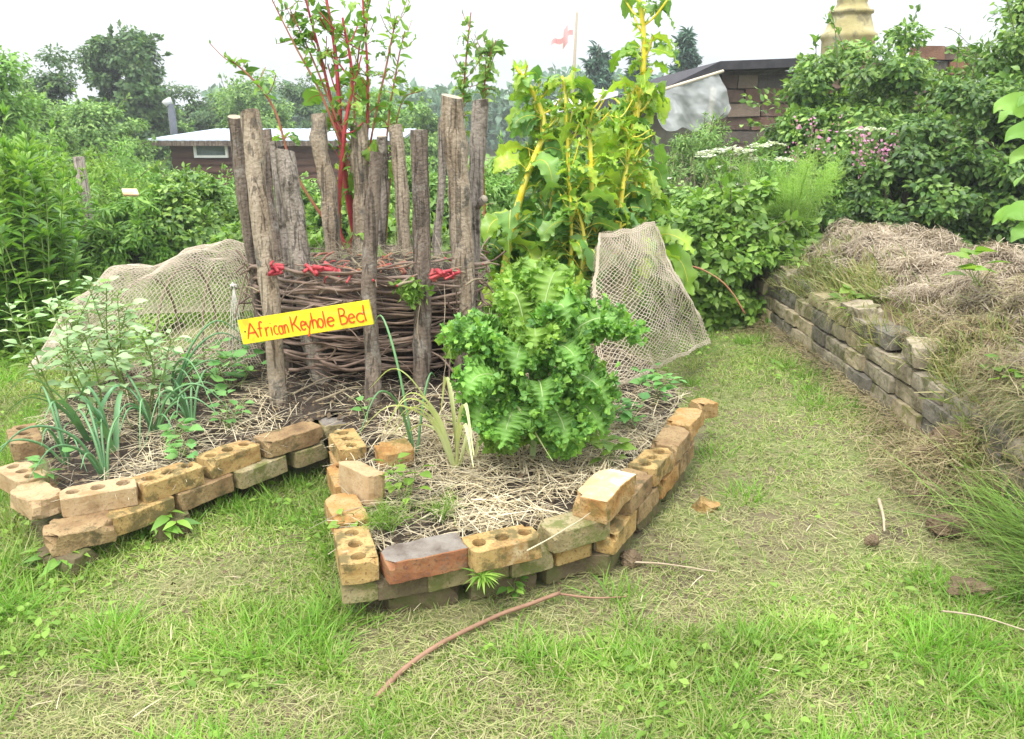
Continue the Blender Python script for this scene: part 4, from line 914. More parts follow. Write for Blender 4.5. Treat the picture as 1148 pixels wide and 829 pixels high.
def feathery(name, label, cat, base, h, rad, n, mat, seed, nst=7, L=.05, w=.12):
    g = np.random.default_rng(seed); m = M(); base = np.asarray(base, float)
    for k in range(nst):
        top = base + np.array([*g.normal(0, rad, 2), h * g.uniform(.6, 1.05)]); c = curve([base, base * .4 + top * .6 + (0, 0, h * .15), top], 14); V, F = tube(c, .0018 + h * .002, 4); m.add(V, F)
        q = n // nst; i0 = (len(c) * (.3 + .7 * g.random(q))).astype(int).clip(0, len(c) - 1)
        m.add(*scatter(*L_BLADE, c[i0] + g.normal(0, L * .35, (q, 3)), randdir(q, g) + (0, 0, .5), randdir(q, g), L * g.uniform(.5, 1.2, q), np.full(q, w / .02 * .12)))
    return tag(m.obj(name, mat, loc=base), label, cat)
feathery('carrot_plant', 'feathery carrot tops behind the red brick', 'carrot', sg_(438, 590), .1, .06, 700, MAT['weedlight'], 5, 9, .04)
feathery('carrot_plant', 'wispy carrot tops in the dark soil right of the leaning brick', 'carrot', sg_(495, 580), .08, .03, 300, MAT['weedlight'], 6, 6, .04)
feathery('spurge_seedling', 'star-shaped bright green seedling growing from the wall under the open-holed brick', 'seedling', G(540, 648, .1), .06, .004, 10, MAT['weedlight'], 8, 3)
g = np.random.default_rng(9); m = M(); n = 46; az = g.random(n) * 6.283
m.add(*scatter(*L_LANCE, np.tile(G(540, 646, .13), (n, 1)), np.stack([np.cos(az), np.sin(az), g.normal(.35, .4, n)], -1), np.tile([0, 0, 1.], (n, 1)) + .2 * randdir(n, g), g.uniform(.04, .065, n), np.full(n, .5)))
o = [q for q in bpy.data.objects if q.name.startswith('spurge_seedling')][0]; m.v = [np.concatenate(m.v) - np.array(o.location)]
lo = m.obj('leaf_star', MAT['weedlight'], o)
leafy_plant('seedling', 'small dark-leaved sprout at the foot of the front edging', 'seedling', G(582, 668, 0), .07, 20, L_OVAL, .035, [MAT['weed'], MAT['stem']], 131, None, 3, .03, .3, 1, .002, .015)
leafy_plant('dandelion', 'dandelion rosette under the rough corner brick', 'weed', G(75, 640, 0), .07, 44, L_LANCE, .085, [MAT['weed'], MAT['stem']], 132, None, 6, .03, .3, 1.3, .002, .0)
leafy_plant('dandelion', 'leafy weed in the grass below the left arm', 'weed', G(172, 600, 0), .09, 70, L_LANCE, .085, [MAT['weed'], MAT['stem']], 133, None, 8, .06, .6, 1.3, .002, .0)

# ------------------------------------------------------------------ straw mulch on the bed
def strands(n, xy, zf, L, w, mat, name, seed, tilt=.2, lift=.012, sway=.12, dirf=None, matn=None):
    g = np.random.default_rng(seed); m = M(); T, F = ribbon_t(1.0, sway)
    z = zf(xy[:, 0], xy[:, 1]) + lift * g.random(n) ** 1.5
    az = g.random(n) * 6.283 if dirf is None else dirf(xy, g)
    d = np.stack([np.cos(az), np.sin(az), g.normal(0, tilt, n)], -1)
    s_ = g.uniform(L[0], L[1], n); pos = np.column_stack([xy, z]) - d * s_[:, None] * .5
    pos[:, 2] = np.maximum(pos[:, 2], zf(pos[:, 0], pos[:, 1]) + .003)
    m.add(*scatter(T, F, pos, d, np.array([0, 0, 1.]) + .5 * randdir(n, g), s_, g.uniform(w[0], w[1], n) / s_))
    return m
xy = sample_poly(30000, BED_IN); g = np.random.default_rng(3)
d_front = (xy[:, 1] < 3.25) & (xy[:, 0] > -.5); d_left = xy[:, 0] < -.75
pr = np.where(d_front, .9 * sstep(.36, .46, fbm2(xy[:, 0], xy[:, 1], 5, 31)), np.where(d_left, .4 * sstep(.4, .55, fbm2(xy[:, 0], xy[:, 1], 4, 33)), .16))
pr *= np.where((np.hypot((xy[:, 0] - BC[0]), xy[:, 1] - BC[1]) < .62) & (xy[:, 1] > 3.5), .0, 1)
pr *= 1 - .85 * np.exp(-((xy[:, 0] - G(455, 585, .17)[0]) / .16) ** 2 - ((xy[:, 1] - G(455, 585, .17)[1]) / .16) ** 2)
xy = xy[g.random(len(xy)) < pr]
tag(strands(len(xy), xy, soil_z, (.04, .18), (.0008, .002), None, '', 4, .16, .035, .05).obj('straw_mulch', MAT['straw']), 'pale straw mulch strewn over the soil of the raised bed', 'straw', kind='stuff')
xy = sample_poly(3500, BED_IN)
tag(strands(len(xy), xy, soil_z, (.05, .25), (.0009, .002), None, '', 5, .12, .03, .08).obj('dry_stalk_litter', MAT['oldstraw']), 'grey dead stalks lying between the plants of the bed', 'litter', kind='stuff')
# ------------------------------------------------------------------ sticks
def stick(pts, r, label, mat, name='stick', group=None, r1=None):
    pts = np.asarray(pts); c = curve(pts, 30); c = c + np.stack([noise3(c, 12, k) - .5 for k in range(3)], -1) * .006
    m = M(); V, F = tube(c, np.linspace(r, r1 or r * .5, len(c)), 7); m.add(V, F); caps(m, len(c), 7)
    return tag(m.obj(name, mat, loc=pts[0]), label, 'stick', group)
stick([G(424, 781, .012), G(455, 748, .016), G(505, 716, .02), G(560, 690, .022), G(627, 665, .03)], .0075, 'long reddish-brown stick curving over the grass in front of the brick edging', MAT['twig'], r1=.006)
stick([G(627, 666, .02), G(665, 670, .02), G(704, 669, .012)], .0035, 'thin twig continuing right from the long reddish stick', MAT['twig'])
stick([G(710, 631, .015), G(745, 633, .02), G(804, 641, .012)], .0035, 'thin pale twig on the ground right of the front corner', MAT['paletwig'])
stick([G(985, 560, .02), G(990, 578, .03), G(992, 596, .015)], .007, 'short split pale stick lying in the cut grass of the path', MAT['paletwig'])
stick([P(1078, 512, 3.2), P(1110, 522, 3.05), P(1140, 533, 2.95)], .006, 'pale stick sticking out of the bank at the right', MAT['paletwig'])
stick([G(1056, 686, .05), G(1100, 692, .09), G(1150, 706, .1)], .003, 'straight dry stem lying across the grass tussock at lower right', MAT['paletwig'])
stick([sg_(355, 470) + (0, 0, .03), sg_(400, 460) + (0, 0, .05), P(425, 440, 3.5)], .005, 'thin bent twig on the soil below the sign', MAT['drystem'])
stick([sg_(330, 462) + (0, 0, .03), sg_(365, 450) + (0, 0, .05), P(400, 418, 3.55)], .004, 'thin arching twig between the stake feet', MAT['drystem'])
stick([G(590, 618, .2), G(640, 590, .24), G(662, 575, .22)], .0022, 'single long straw poking out over the edging bricks', MAT['straw'], 'straw_stalk')
# clods and stones on the right
def lump(name, label, cat, c, s, mat, seed, rough=.5):
    bm = bmesh.new(); bmesh.ops.create_icosphere(bm, subdivisions=5, radius=1)
    V = np.array([v.co[:] for v in bm.verts]); f = 1 + rough * (fbm(V, 1.6, seed, 4) - .5) * 1.6; f = f + .3 * (fbm(V, 6, seed + 5, 3) - .5) + .12 * (noise3(V, 17, seed) - .5); V = V * f[:, None]; V[:, 2] = np.where(V[:, 2] < -.4, -.4, V[:, 2])
    for v, q in zip(bm.verts, V * np.asarray(s)): v.co = q
    me = bpy.data.meshes.new(name); bm.to_mesh(me); bm.free(); me.materials.append(mat)
    o = bpy.data.objects.new(name, me); COL.objects.link(o); o.location = c; return tag(o, label, cat)
lump('earth_clod', 'brown earth clod at the foot of the bank, farther of the two', 'clod', G(1062, 590, .03), (.06, .05, .035), MAT['clod'], 3)
lump('earth_clod', 'crumbly brown earth clod beside the tall grass tussock', 'clod', G(1085, 660, .0), (.055, .045, .028), MAT['clod'], 5, .8)
lump('stone', 'small dark brown stone in the cut grass of the path', 'stone', G(978, 607, .015), (.024, .02, .022), MAT['clod'], 8)
lump('earth_clod', 'low dark clod under the end of the stone wall', 'clod', G(1050, 556, .01), (.08, .05, .02), MAT['clod'], 11, .8)
lump('earth_clod', 'reddish lump of soil at the foot of the right front corner bricks', 'clod', G(708, 628, .01), (.035, .03, .03), MAT['clod'], 13)

# ------------------------------------------------------------------ stone wall, earth bank and hay on the right
def wx(y): return 1.66 + .045 * np.sin((y - 3) * 1.1) + .05 * sstep(4.6, 3.2, y)      # wall line
m = M(); g = np.random.default_rng(17)
y0, y1 = 2.3, 5.75
for cidx in range(5):
    z = cidx * .082 - .03; y = y0 + g.uniform(-.2, 0)
    while y < y1:
        L = g.uniform(.17, .34); h = .076 * g.uniform(.9, 1.05)
        if not (cidx == 4 and (y < 3.5 or g.random() < .3)):
            bm = bmesh.new(); bmesh.ops.create_cube(bm, size=1); bmesh.ops.scale(bm, vec=(.16, L - .008, h), verts=bm.verts)
            bmesh.ops.subdivide_edges(bm, edges=list(bm.edges), cuts=3, use_grid_fill=True)
            V = np.array([v.co[:] for v in bm.verts]); ext = np.abs(V) / (.08, (L - .008) / 2, h / 2)
            rnd = (ext > .99).sum(1); V = V * (1 - .02 * np.clip(rnd - 1, 0, 2))[:, None] * (1, 1, 1)
            sd = int(g.integers(1e6)); V += np.stack([fbm(V, 16, sd % 97 + k) - .5 for k in range(3)], -1) * .02
            a = g.normal(0, .035); yc = y + L / 2; xc = float(wx(np.array(yc))) + .07 + g.normal(0, .01) + cidx * .008
            dx = float(wx(np.array(yc + .05)) - wx(np.array(yc - .05))) / .1; an = -math.atan(dx) + a
            V = np.stack([V[:, 0] * math.cos(an) - V[:, 1] * math.sin(an) + xc, V[:, 0] * math.sin(an) + V[:, 1] * math.cos(an) + yc, V[:, 2] + z + h / 2 + g.normal(0, .003)], -1)
            bm.verts.index_update(); m.add(V, [tuple(q.index for q in f_.verts) for f_ in bm.faces]); bm.free()
        y += L
tag(m.obj('stone_wall', MAT['stone'], smooth=False), 'low dry-laid wall of grey stone blocks along the right of the path, under the hay bank', 'wall')
def loose_stone(p, s, a, label, seed):
    mm = brick_mesh(*s, False, seed, .014, 3); o = mm.obj('walling_stone', [MAT['stone']] * 3, smooth=False); o.location = p; o.rotation_euler = (random.uniform(-.1, .1), random.uniform(-.1, .1), a); return tag(o, label, 'stone')
p = P(1022, 432, 3.62); loose_stone((p[0] + .03, p[1], .31), (.2, .13, .085), R(80), 'biggest grey stone standing proud on top of the wall where dry grass begins', 501)
p = P(880, 340, 5.35); loose_stone((p[0] + .05, p[1], .33), (.2, .14, .1), R(85), 'upright grey stone at the far end of the wall by the leafy clump', 502)
p = P(955, 395, 4.3); loose_stone((p[0] + .03, p[1], .34), (.2, .14, .08), R(95), 'reddish grey stone on top of the middle of the wall, among green tufts', 503)
def bank(y, s):
    """y along, s 0..1 across: from the wall top over the ridge and down the back"""
    b0 = wx(y)
    front = sstep(3.3, 2.6, y)                     # the wall fades out and earth slopes to the ground
    X = np.interp(s, [0, .12, .3, .5, .68, .85, 1], [0, .1, .28, .55, .85, 1.2, 1.6]); Zp = np.interp(s, [0, .12, .3, .5, .68, .85, 1], [.27, .35, .44, .58, .56, .26, -.05])
    Z0 = np.interp(s, [0, .12, .3, .5, .68, .85, 1], [-.03, .17, .38, .50, .50, .24, -.05])
    x = b0 + .07 + X * (1 - .0 * front) - .12 * front * (1 - s); z = Zp * (1 - front) + Z0 * front
    endf = sstep(6.35, 5.7, y); z = z * (.12 + .88 * endf) - .05 * (1 - endf)
    n = .1 * (fbm2(x, y, 2.3, 41) - .5) + .07 * (fbm2(x, y, 8, 43) - .5)
    return np.stack([x, y, z + n * np.minimum(1, .3 + 2 * s)], -1)
yy = np.linspace(1.0, 6.5, 180); ss = np.linspace(0, 1, 60)
Yg, Sg = np.meshgrid(yy, ss, indexing='ij'); V = bank(Yg, Sg).reshape(-1, 3)
i, j = np.meshgrid(np.arange(179), np.arange(59), indexing='ij')
tag(M().add(V, np.stack([i * 60 + j, i * 60 + j + 1, (i + 1) * 60 + j + 1, (i + 1) * 60 + j], -1).reshape(-1, 4)).obj('bank', MAT['clod']), kind='structure')
def on_bank(n, ylo, yhi, slo, shi, seed, keepf=None):
    g = np.random.default_rng(seed); y = g.uniform(ylo, yhi, n); s = g.uniform(slo, shi, n)
    if keepf is not None:
        k = g.random(n) < keepf(y, s); y, s = y[k], s[k]
    p = bank(y, s); e = .01; dy = bank(y + e, s) - p; ds = bank(y, np.minimum(s + e, 1.02)) - p
    nn = nrm(np.cross(ds, dy)); nn *= np.sign(nn[:, 2:3]) ; return p, nn, nrm(ds), g
def bank_hay(n, ylo, yhi, slo, shi, seed, L, w, down=.7, keepf=None, lift=.03):
    p, nn, ds, g = on_bank(n, ylo, yhi, slo, shi, seed, keepf); n = len(p); T, F = ribbon_t(1.0, .15)
    d = nrm(ds * -down * np.sign(.0 + 1) + randdir(n, g) * (1 - down * .6)); d = nrm(d - nn * (np.sum(d * nn, 1)[:, None] * .8))
    s_ = g.uniform(*L, n); lumps = (fbm(p, 6, 51) - .4).clip(0, 1) * .26
    pos = p + nn * (lift * g.random(n)[:, None] + lumps[:, None]) - d * s_[:, None] * .5
    m = M(); m.add(*scatter(T, F, pos, d, nn + .4 * randdir(n, g), s_, g.uniform(*w, n) / s_)); return m
hay_keep = lambda y, s: np.where(s < .33, .16 + .5 * sstep(3.6, 2.9, y), 1.0)
m = bank_hay(80000, 1.6, 6.4, .2, .8, 61, (.03, .13), (.0009, .0022), .35, hay_keep, .05)
tag(m.obj('old_hay', MAT['oldhay']), 'weathered grey-tan hay thatch lying over the ridge of the bank', 'hay', kind='stuff')
m = bank_hay(26000, 1.4, 3.9, .06, .6, 62, (.03, .13), (.0008, .0018), .1, lambda y, s: .25 + .75 * sstep(.35, .65, fbm2(y, s * 4, 3, 8)), .07)
tag(m.obj('dry_grass_mat', MAT['drymat']), 'brownish dry grass hanging down the near end of the bank', 'dry grass', kind='stuff')
# grass that hangs over the face of the wall
g = np.random.default_rng(64); n = 5200; y = g.uniform(2.3, 5.8, n); k = g.random(n) < sstep(.52, .68, fbm2(y * 1.5, y * 0, 2.6, 7)) * .8 + .02 + .5 * sstep(3.3, 2.9, y); y = y[k]; n = len(y)
p = np.column_stack([wx(y) + g.uniform(.05, .15, n), y, .35 + .05 * g.random(n)]); T, F = leaf_t([1, .9, .7, .4, .05], 0, .75)
d = np.column_stack([-np.abs(g.normal(.7, .35, n)), g.normal(0, .5, n), g.uniform(-.3, .9, n)]); s_ = g.uniform(.04, .17, n); m = M()
m.add(*scatter(T, F, p, d, np.tile([0, 0, 1.], (n, 1)) + .2 * randdir(n, g), s_, g.uniform(.0009, .0018, n) / s_))
tag(m.obj('hanging_grass', MAT['mixgrass']), 'straw-coloured and green grass hanging over the face of the stone wall', 'grass', kind='stuff')
# litter heaped along the foot of the wall
n = 5500; y = g.uniform(2.2, 5.7, n); x = wx(y) - np.abs(g.normal(0, .1, n)) - .005; dd = strands(n, np.column_stack([x, y]), lambda x, y: gz(x, y) + .05 * np.clip(1 - (wx(y) - x) / .16, 0, 1), (.02, .1), (.0006, .0016), None, '', 65, .2, .03, .06)
tag(dd.obj('wall_foot_litter', MAT['brownhay']), 'brown cut stems lying along the foot of the wall', 'litter', kind='stuff')
# green tufts and weeds between wall and hay
p, nn, ds, g = on_bank(20000, 1.5, 6.2, -.02, .42, 63, lambda y, s: sstep(.42, .62, fbm2(y * 2, s * 5, 1.6, 77)) * .9 + .05); n = len(p)
d = nn * .6 + randdir(n, g) * .7 + np.array([-.35, -.1, .5]); m = M(); m.add(*scatter(*ribbon_t(1.0, .22), p, d, randdir(n, g), g.uniform(.04, .17, n), g.uniform(.0012, .0028, n) / .1))
tag(m.obj('bank_grass', [leaf_mat('bank_grass_leaf', [(.14, .2, .05), (.22, .27, .08), (.34, .32, .14), (.42, .36, .2)], .3)]), 'mixed green and straw-coloured grass along the top of the stone wall', 'grass', kind='stuff')
for k, (u, v, y, nl_, sz, lab) in enumerate([(950, 345, 4.55, 50, .08, 'green weed clump on the wall top below the far hay'), (985, 385, 4.1, 50, .07, 'green weed clump on the wall top in the middle'), (1088, 300, 3.7, 12, .1, 'large-leaved weed on the near slope of the hay bank'), (900, 300, 5.3, 60, .07, 'green weed clump at the far top end of the wall'), (1120, 430, 3.0, 30, .06, 'weed on the near slope at the right edge of the photo'), (965, 365, 4.3, 40, .07, 'green weed clump beside the reddish grey stone')]):
    p = P(u, v, y); leafy_plant('weed_clump', lab, 'weed', p + (.04, 0, -.06), .13, nl_, L_LANCE if k % 2 else L_OVAL, sz, [MAT['weedlight'], MAT['stem']], 140 + k, None, 6, .07, .5, 1.2, .002, .02)
for (u, v, z_, sz, lab, sd) in [(1085, 505, .12, (.15, .13, .1), 'slumped earth where the near end of the stone wall has collapsed, upper lump', 21), (1120, 545, .06, (.16, .16, .09), 'slumped brown earth below the collapsed near end of the wall, lower lump', 23)]:
    lump('earth_slump', lab, 'earth slump', G(u, v, z_), sz, MAT['clod'], sd, .7)
g = np.random.default_rng(67); n = 5200; c0 = G(1090, 520, .1); xy = np.column_stack([c0[0] + .02 + g.normal(0, .16, n), c0[1] - .02 + g.normal(0, .24, n)]); xy = xy[xy[:, 0] > 1.42]
hz_ = lambda x, y: .02 + .2 * np.exp(-((x - c0[0] - .06) / .17) ** 2 - ((y - c0[1]) / .2) ** 2)
tag(strands(len(xy), xy, hz_, (.03, .16), (.0007, .0018), None, '', 68, .35, .05, .1).obj('slumped_dry_grass', MAT['drymat']), 'tangle of brown dry grass over the collapsed end of the wall', 'dry grass', kind='stuff')
# tall grass tussock at lower right
g = np.random.default_rng(71); m = M(); n = 2000; T, F = leaf_t([1, .95, .7, .35, .04], 0, .55); c = G(1150, 660, 0)
pos = np.column_stack([c[0] + .25 + g.normal(0, .1, n), c[1] + g.normal(.02, .22, n), np.zeros(n) + .02]); az = g.normal(math.pi, 1.0, n)
d = np.stack([np.cos(az) * .8, np.sin(az) * .8, g.uniform(.4, 1.6, n)], -1); s_ = g.uniform(.16, .4, n)
m.add(*scatter(T, F, pos, d, np.tile([0, 0, 1.], (n, 1)) + .3 * randdir(n, g), s_, .0024 / s_ * g.uniform(.6, 1.3, n)))
tag(m.obj('grass_tussock', MAT['tallgrass'], loc=(c[0] + .12, c[1], 0)), 'long arching grass tussock at the lower right corner', 'grass tussock')

# ------------------------------------------------------------------ lawn: short cut grass, tufts, cut hay
def patch(x, y): return fbm2(x, y, 1.5, 91, 4)
BAREP = [(G(200, 690), .2, .16), (G(640, 810), .2, .08), (G(770, 690), .25, .14), (G(1040, 620), .2, .2), (G(700, 650), .22, .1), (G(230, 655), .3, .42), (G(600, 690), .45, .16), (G(850, 600), .5, .4), (G(560, 790), .35, .2), (G(90, 800), .3, .2), (G(1020, 560), .35, .5), (G(330, 800), .16, .16), (G(860, 785), .25, .12), (G(440, 720), .2, .2)]
LUSH = [(G(950, 450), .3, .5), (G(900, 530), .25, .25), (G(1000, 640), .2, .15), (G(880, 400), .25, .5), (G(330, 560), .22, .5), (G(300, 710), .24, .2), (G(700, 770), .35, .16), (G(50, 620), .3, .5), (G(480, 790), .2, .1), (G(830, 720), .25, .13), (G(180, 720), .25, .2), (G(20, 450), .6, .6), (G(160, 610), .3, .18)]
def dist_bed(x, y):
    d = np.full(x.shape, 9.0)
    for q in range(len(front_px) - 1):
        a, c = np.array(BED[q]), np.array(BED[q + 1]); e = c - a; t = np.clip(((x - a[0]) * e[0] + (y - a[1]) * e[1]) / (e @ e), 0, 1)
        d = np.minimum(d, np.hypot(x - a[0] - t * e[0], y - a[1] - t * e[1]))
    return d
def bare(x, y):
    b = 0 * x
    for c, a, q in BAREP: b = np.maximum(b, 1.5 * np.exp(-((x - c[0]) / a) ** 2 - ((y - c[1]) / q) ** 2))
    for c, a, q in LUSH: b = b - .8 * np.exp(-((x - c[0]) / a) ** 2 - ((y - c[1]) / q) ** 2)
    de = dist_bed(x, y); b = b + .02 - .9 * sstep(.13, .02, de) * (x < -.35) + .9 * sstep(.16, .03, de) * (x > -.33) * (y < 2.75)
    b = b + .12 * sstep(.75, 1.1, x) * sstep(2.2, 2.6, y)
    return np.clip(b + 2.3 * (patch(x, y) - .5) + .9 * (fbm2(x, y, 6, 97) - .5), -1, 1)
def lawn_pts(n, seed, y0=1.25, y1=7.2, pw=1.5):
    g = np.random.default_rng(seed); y = y0 + (y1 - y0) * g.random(n) ** pw; x = (g.random(n) * 2 - 1) * (.62 * y + .7)
    ok = ~inpoly(x, y, BED) & (x < wx(y) + .06) & ~((x < -2.5 - .3 * (fbm2(x, y, 2, 4) - .5)) & (y > 4.9 + (x + 3.4) * .2)) & ~((y > 5.2) & (x < .8))
    return np.column_stack([x, y])[ok], g
xy, g = lawn_pts(430000, 101); b = bare(xy[:, 0], xy[:, 1]); k = g.random(len(xy)) < np.clip(.84 - .8 * b, .12, 1); xy, b = xy[k], b[k]; n = len(xy)
lush = np.clip(-b, 0, 1); tuft = sstep(.56, .74, fbm2(xy[:, 0], xy[:, 1], 5.5, 95)) * np.clip(.5 - b, 0, 1)
s_ = g.uniform(.014, .04, n) * (1 + .9 * lush + 1.5 * tuft)
d = np.column_stack([g.normal(0, .75, (n, 2)), g.uniform(.25, 1.0, n)])
m = M(); T, F = leaf_t([1, .8, .05], .0, .35)
m.add(*scatter(T, F, np.column_stack([xy, gz(xy[:, 0], xy[:, 1])]), d, randdir(n, g) * .4 + np.array([0, 0, 1.]), s_, .0017 / s_ * g.uniform(.7, 1.5, n)))
tag(m.obj('lawn_grass', MAT['grass']), 'short patchy cut grass round the raised bed', 'grass', kind='stuff')
# longer tufts
g = np.random.default_rng(121); tx, _ = lawn_pts(900, 122); bb = bare(tx[:, 0], tx[:, 1]); tx = tx[g.random(len(tx)) < np.clip(.42 - .9 * bb, .03, 1)]; m = M()
cl = g.integers(0, len(tx), len(tx) * 70); n = len(cl); ts = g.uniform(.3, 1.2, len(tx))[cl]; off = g.normal(0, .03, (n, 2)) * (.5 + ts[:, None])
xy = tx[cl] + off; ok = ~inpoly(xy[:, 0], xy[:, 1], BED); xy, off, ts = xy[ok], off[ok], ts[ok]; n = len(xy); s_ = g.uniform(.04, .1, n) * (.5 + .6 * ts)
T, F = leaf_t([1, .9, .6, .05], .0, .4)
m.add(*scatter(T, F, np.column_stack([xy, gz(xy[:, 0], xy[:, 1])]), np.column_stack([off * 9 + g.normal(0, .3, (n, 2)), np.ones(n) * .8]), randdir(n, g) * .5 + np.array([0, 0, .6]), s_, .0017 / s_ * g.uniform(.7, 1.5, n)))
tag(m.obj('grass_tufts', MAT['tuft']), 'longer bright green tufts scattered through the lawn', 'grass', kind='stuff')
# broad-leaved lawn weeds
xy, g = lawn_pts(26000, 102); b = bare(xy[:, 0], xy[:, 1]); k = g.random(len(xy)) < np.clip(.35 - .5 * b, .02, .8) * sstep(.45, .6, fbm2(xy[:, 0], xy[:, 1], 3, 96)); xy = xy[k]; n = len(xy); az = g.random(n) * 6.283
m = M(); m.add(*scatter(*L_OVAL, np.column_stack([xy, gz(xy[:, 0], xy[:, 1]) + .012 + .02 * g.random(n)]), np.stack([np.cos(az), np.sin(az), g.normal(.25, .25, n)], -1), np.tile([0, 0, 1.], (n, 1)) + .5 * randdir(n, g), g.uniform(.012, .034, n)))
tag(m.obj('lawn_weeds', MAT['weedlight']), 'small clover and plantain leaves in the lawn', 'lawn weeds', kind='stuff')
# cut grass lying about
xy, g = lawn_pts(210000, 103); b = bare(xy[:, 0], xy[:, 1]); k = g.random(len(xy)) < np.clip(.2 + .62 * b, .04, .85); xy = xy[k]; n = len(xy)
tag(strands(n, xy, gz, (.012, .065), (.0005, .0013), None, '', 104, .16, .02, .06).obj('cut_grass', MAT['hay']), 'dry clippings scattered over the lawn and path', 'clippings', kind='stuff')
xy, g = lawn_pts(700, 105); k = g.random(len(xy)) < np.clip(.15 + .8 * bare(xy[:, 0], xy[:, 1]), .05, 1); xy = xy[k]
tag(strands(len(xy), xy, lambda x, y: gz(x, y) + .008, (.025, .085), (.0008, .0016), None, '', 106, .1, .02, .05).obj('loose_straw', MAT['straw']), 'stray pale straws on the lawn and path', 'straw', kind='stuff')
# crumbs of soil on the bare patches
xy, g = lawn_pts(9000, 107); k = g.random(len(xy)) < np.clip(bare(xy[:, 0], xy[:, 1]) - .2, 0, 1) * .8; xy = xy[k]; n = len(xy)
oc = np.array([(1, 0, 0), (-1, 0, 0), (0, 1, 0), (0, -1, 0), (0, 0, .8), (0, 0, -.5)], float); of = np.array([(0, 2, 4), (2, 1, 4), (1, 3, 4), (3, 0, 4)])
m = M(); m.add(*scatter(oc, of, np.column_stack([xy, gz(xy[:, 0], xy[:, 1]) + .002]), randdir(n, g) * (1, 1, .1), np.tile([0, 0, 1.], (n, 1)), g.uniform(.003, .011, n)))
xy = sample_poly(5200, BED_IN); n = len(xy)
m.add(*scatter(oc, of, np.column_stack([xy, soil_z(xy[:, 0], xy[:, 1])]), randdir(n, g) * (1, 1, .2), np.tile([0, 0, 1.], (n, 1)) + .4 * randdir(n, g), g.uniform(.003, .014, n)))
tag(m.obj('soil_crumbs', MAT['clod']), 'crumbs of soil on the bare patches', 'soil crumbs', kind='stuff')

# ------------------------------------------------------------------ shrubs, hedges, trees
def crown_pts(g, rad, ncl, nlf, fill=.55, low=-.6, clump=.2, sprays=24):
    """clump centres on and inside an uneven ellipsoid, then leaves round each; sprays poke out"""
    rad = np.asarray(rad, float); d = randdir(ncl * 3, g); d = d[d[:, 2] > low][:ncl]
    rr = (fill + (1 - fill) * g.random(len(d)) ** .6) * (.72 + .55 * fbm(d, 1.8, int(g.integers(500)), 3))
    cc = d * rr[:, None] * rad; wt = g.uniform(.4, 1.4, len(d)); cl = g.choice(len(d), nlf, p=wt / wt.sum())
    off = randdir(nlf, g) * (g.random(nlf) ** .5)[:, None] * (clump * rad.mean() * g.uniform(.6, 1.35, len(d))[cl])[:, None] * (1.15, 1.15, .75)
    p = cc[cl] + off; nn = nrm(nrm(cc / rad)[cl] * .7 + nrm(off) * .7 + np.array([0, 0, .55]) + .6 * randdir(nlf, g))
    dd = nrm(nrm(off) * (1, 1, .4) + .8 * randdir(nlf, g) + np.array([0, 0, -.25]))
    P_, N_, D_ = [p], [nn], [dd]; tw = []
    for k in range(sprays):
        q = cc[g.integers(len(cc))]; o_ = nrm(q / rad + .5 * randdir(1, g)[0] + (0, 0, .35)); L = rad.mean() * g.uniform(.25, .6)
        c = curve([q, q + o_ * L * .6, q + o_ * L + (0, 0, -.12 * L)], 12); n = 16; i0 = g.integers(2, len(c), n)
        P_.append(c[i0] + g.normal(0, .015, (n, 3))); N_.append(randdir(n, g) + (0, 0, .6)); D_.append(nrm(o_ + .9 * randdir(n, g))); tw.append(c)
    return np.vstack(P_), np.vstack(N_), np.vstack(D_), tw, cc

PROTO = {}
def shrub(name, label, cat, base, rad, nlf, leaf, mat, seed, group=None, T=L_OVAL2, ncl=70, clump=.2, lift=.55, sprays=24, trunk=.0, fill=.55, low=-.75, key=None, rz=0, twigm=None, sx=1.0):
    """crown of ellipsoid radii rad lifted by lift*rad_z above the base; trunk height extra"""
    if key and key in PROTO: return dup(PROTO[key], base, rz, [r_ / q for r_, q in zip(rad, PROTO[key + '_r'])], label, group)
    g = np.random.default_rng(seed); t_ = thing(name, label, cat, base, group); rad = np.asarray(rad, float); leaf = leaf * .78
    p, n, d, tw, cc = crown_pts(g, rad, int(ncl * 1.35), int(nlf * 2.1), fill, low, clump * 1.05, sprays); cz = np.array([0, 0, trunk + rad[2] * lift]); p = p + cz
    k = p[:, 2] > .01; m = M(); m.add(*scatter(*T, p[k], d[k], n[k], leaf * g.uniform(.6, 1.25, k.sum()), np.full(k.sum(), sx))); m.obj('crown', mat, t_)
    m = M(); r0 = .018 + .02 * rad.mean() + .02 * trunk; top = cz + (0, 0, rad[2] * .2)
    V, F = tube(curve([(0, 0, -.1), (g.normal(0, .03), g.normal(0, .03), top[2] * .5), top], 14), np.linspace(r0, r0 * .4, 14)[:len(curve([(0, 0, -.1), (0, 0, 1), top], 14))], 7); m.add(V, F)
    for q in cc[g.choice(len(cc), min(len(cc), 14), False)]:
        a = np.array([0, 0, g.uniform(.2, .8) * top[2]]); b = q + cz; V, F = tube(curve([a, (a + b) / 2 + (0, 0, .12 * rad[2]), b], 8), np.linspace(r0 * .4, r0 * .1, len(curve([a, (a + b) / 2, b], 8))), 5); m.add(V, F)
    for c in tw: V, F = tube(c + cz, .0035 if rad.mean() < 1.2 else .008, 4); m.add(V, F)
    m.obj('trunk', twigm or MAT['bark'], t_)
    if key: PROTO[key] = t_; PROTO[key + '_r'] = rad
    return t_
def at(u, Y): 
    p = P(u, 300, Y); return (p[0], p[1], float(gz(p[0], p[1])) - .02)
def ztop(v, Y): return P(574, v, Y)[2]
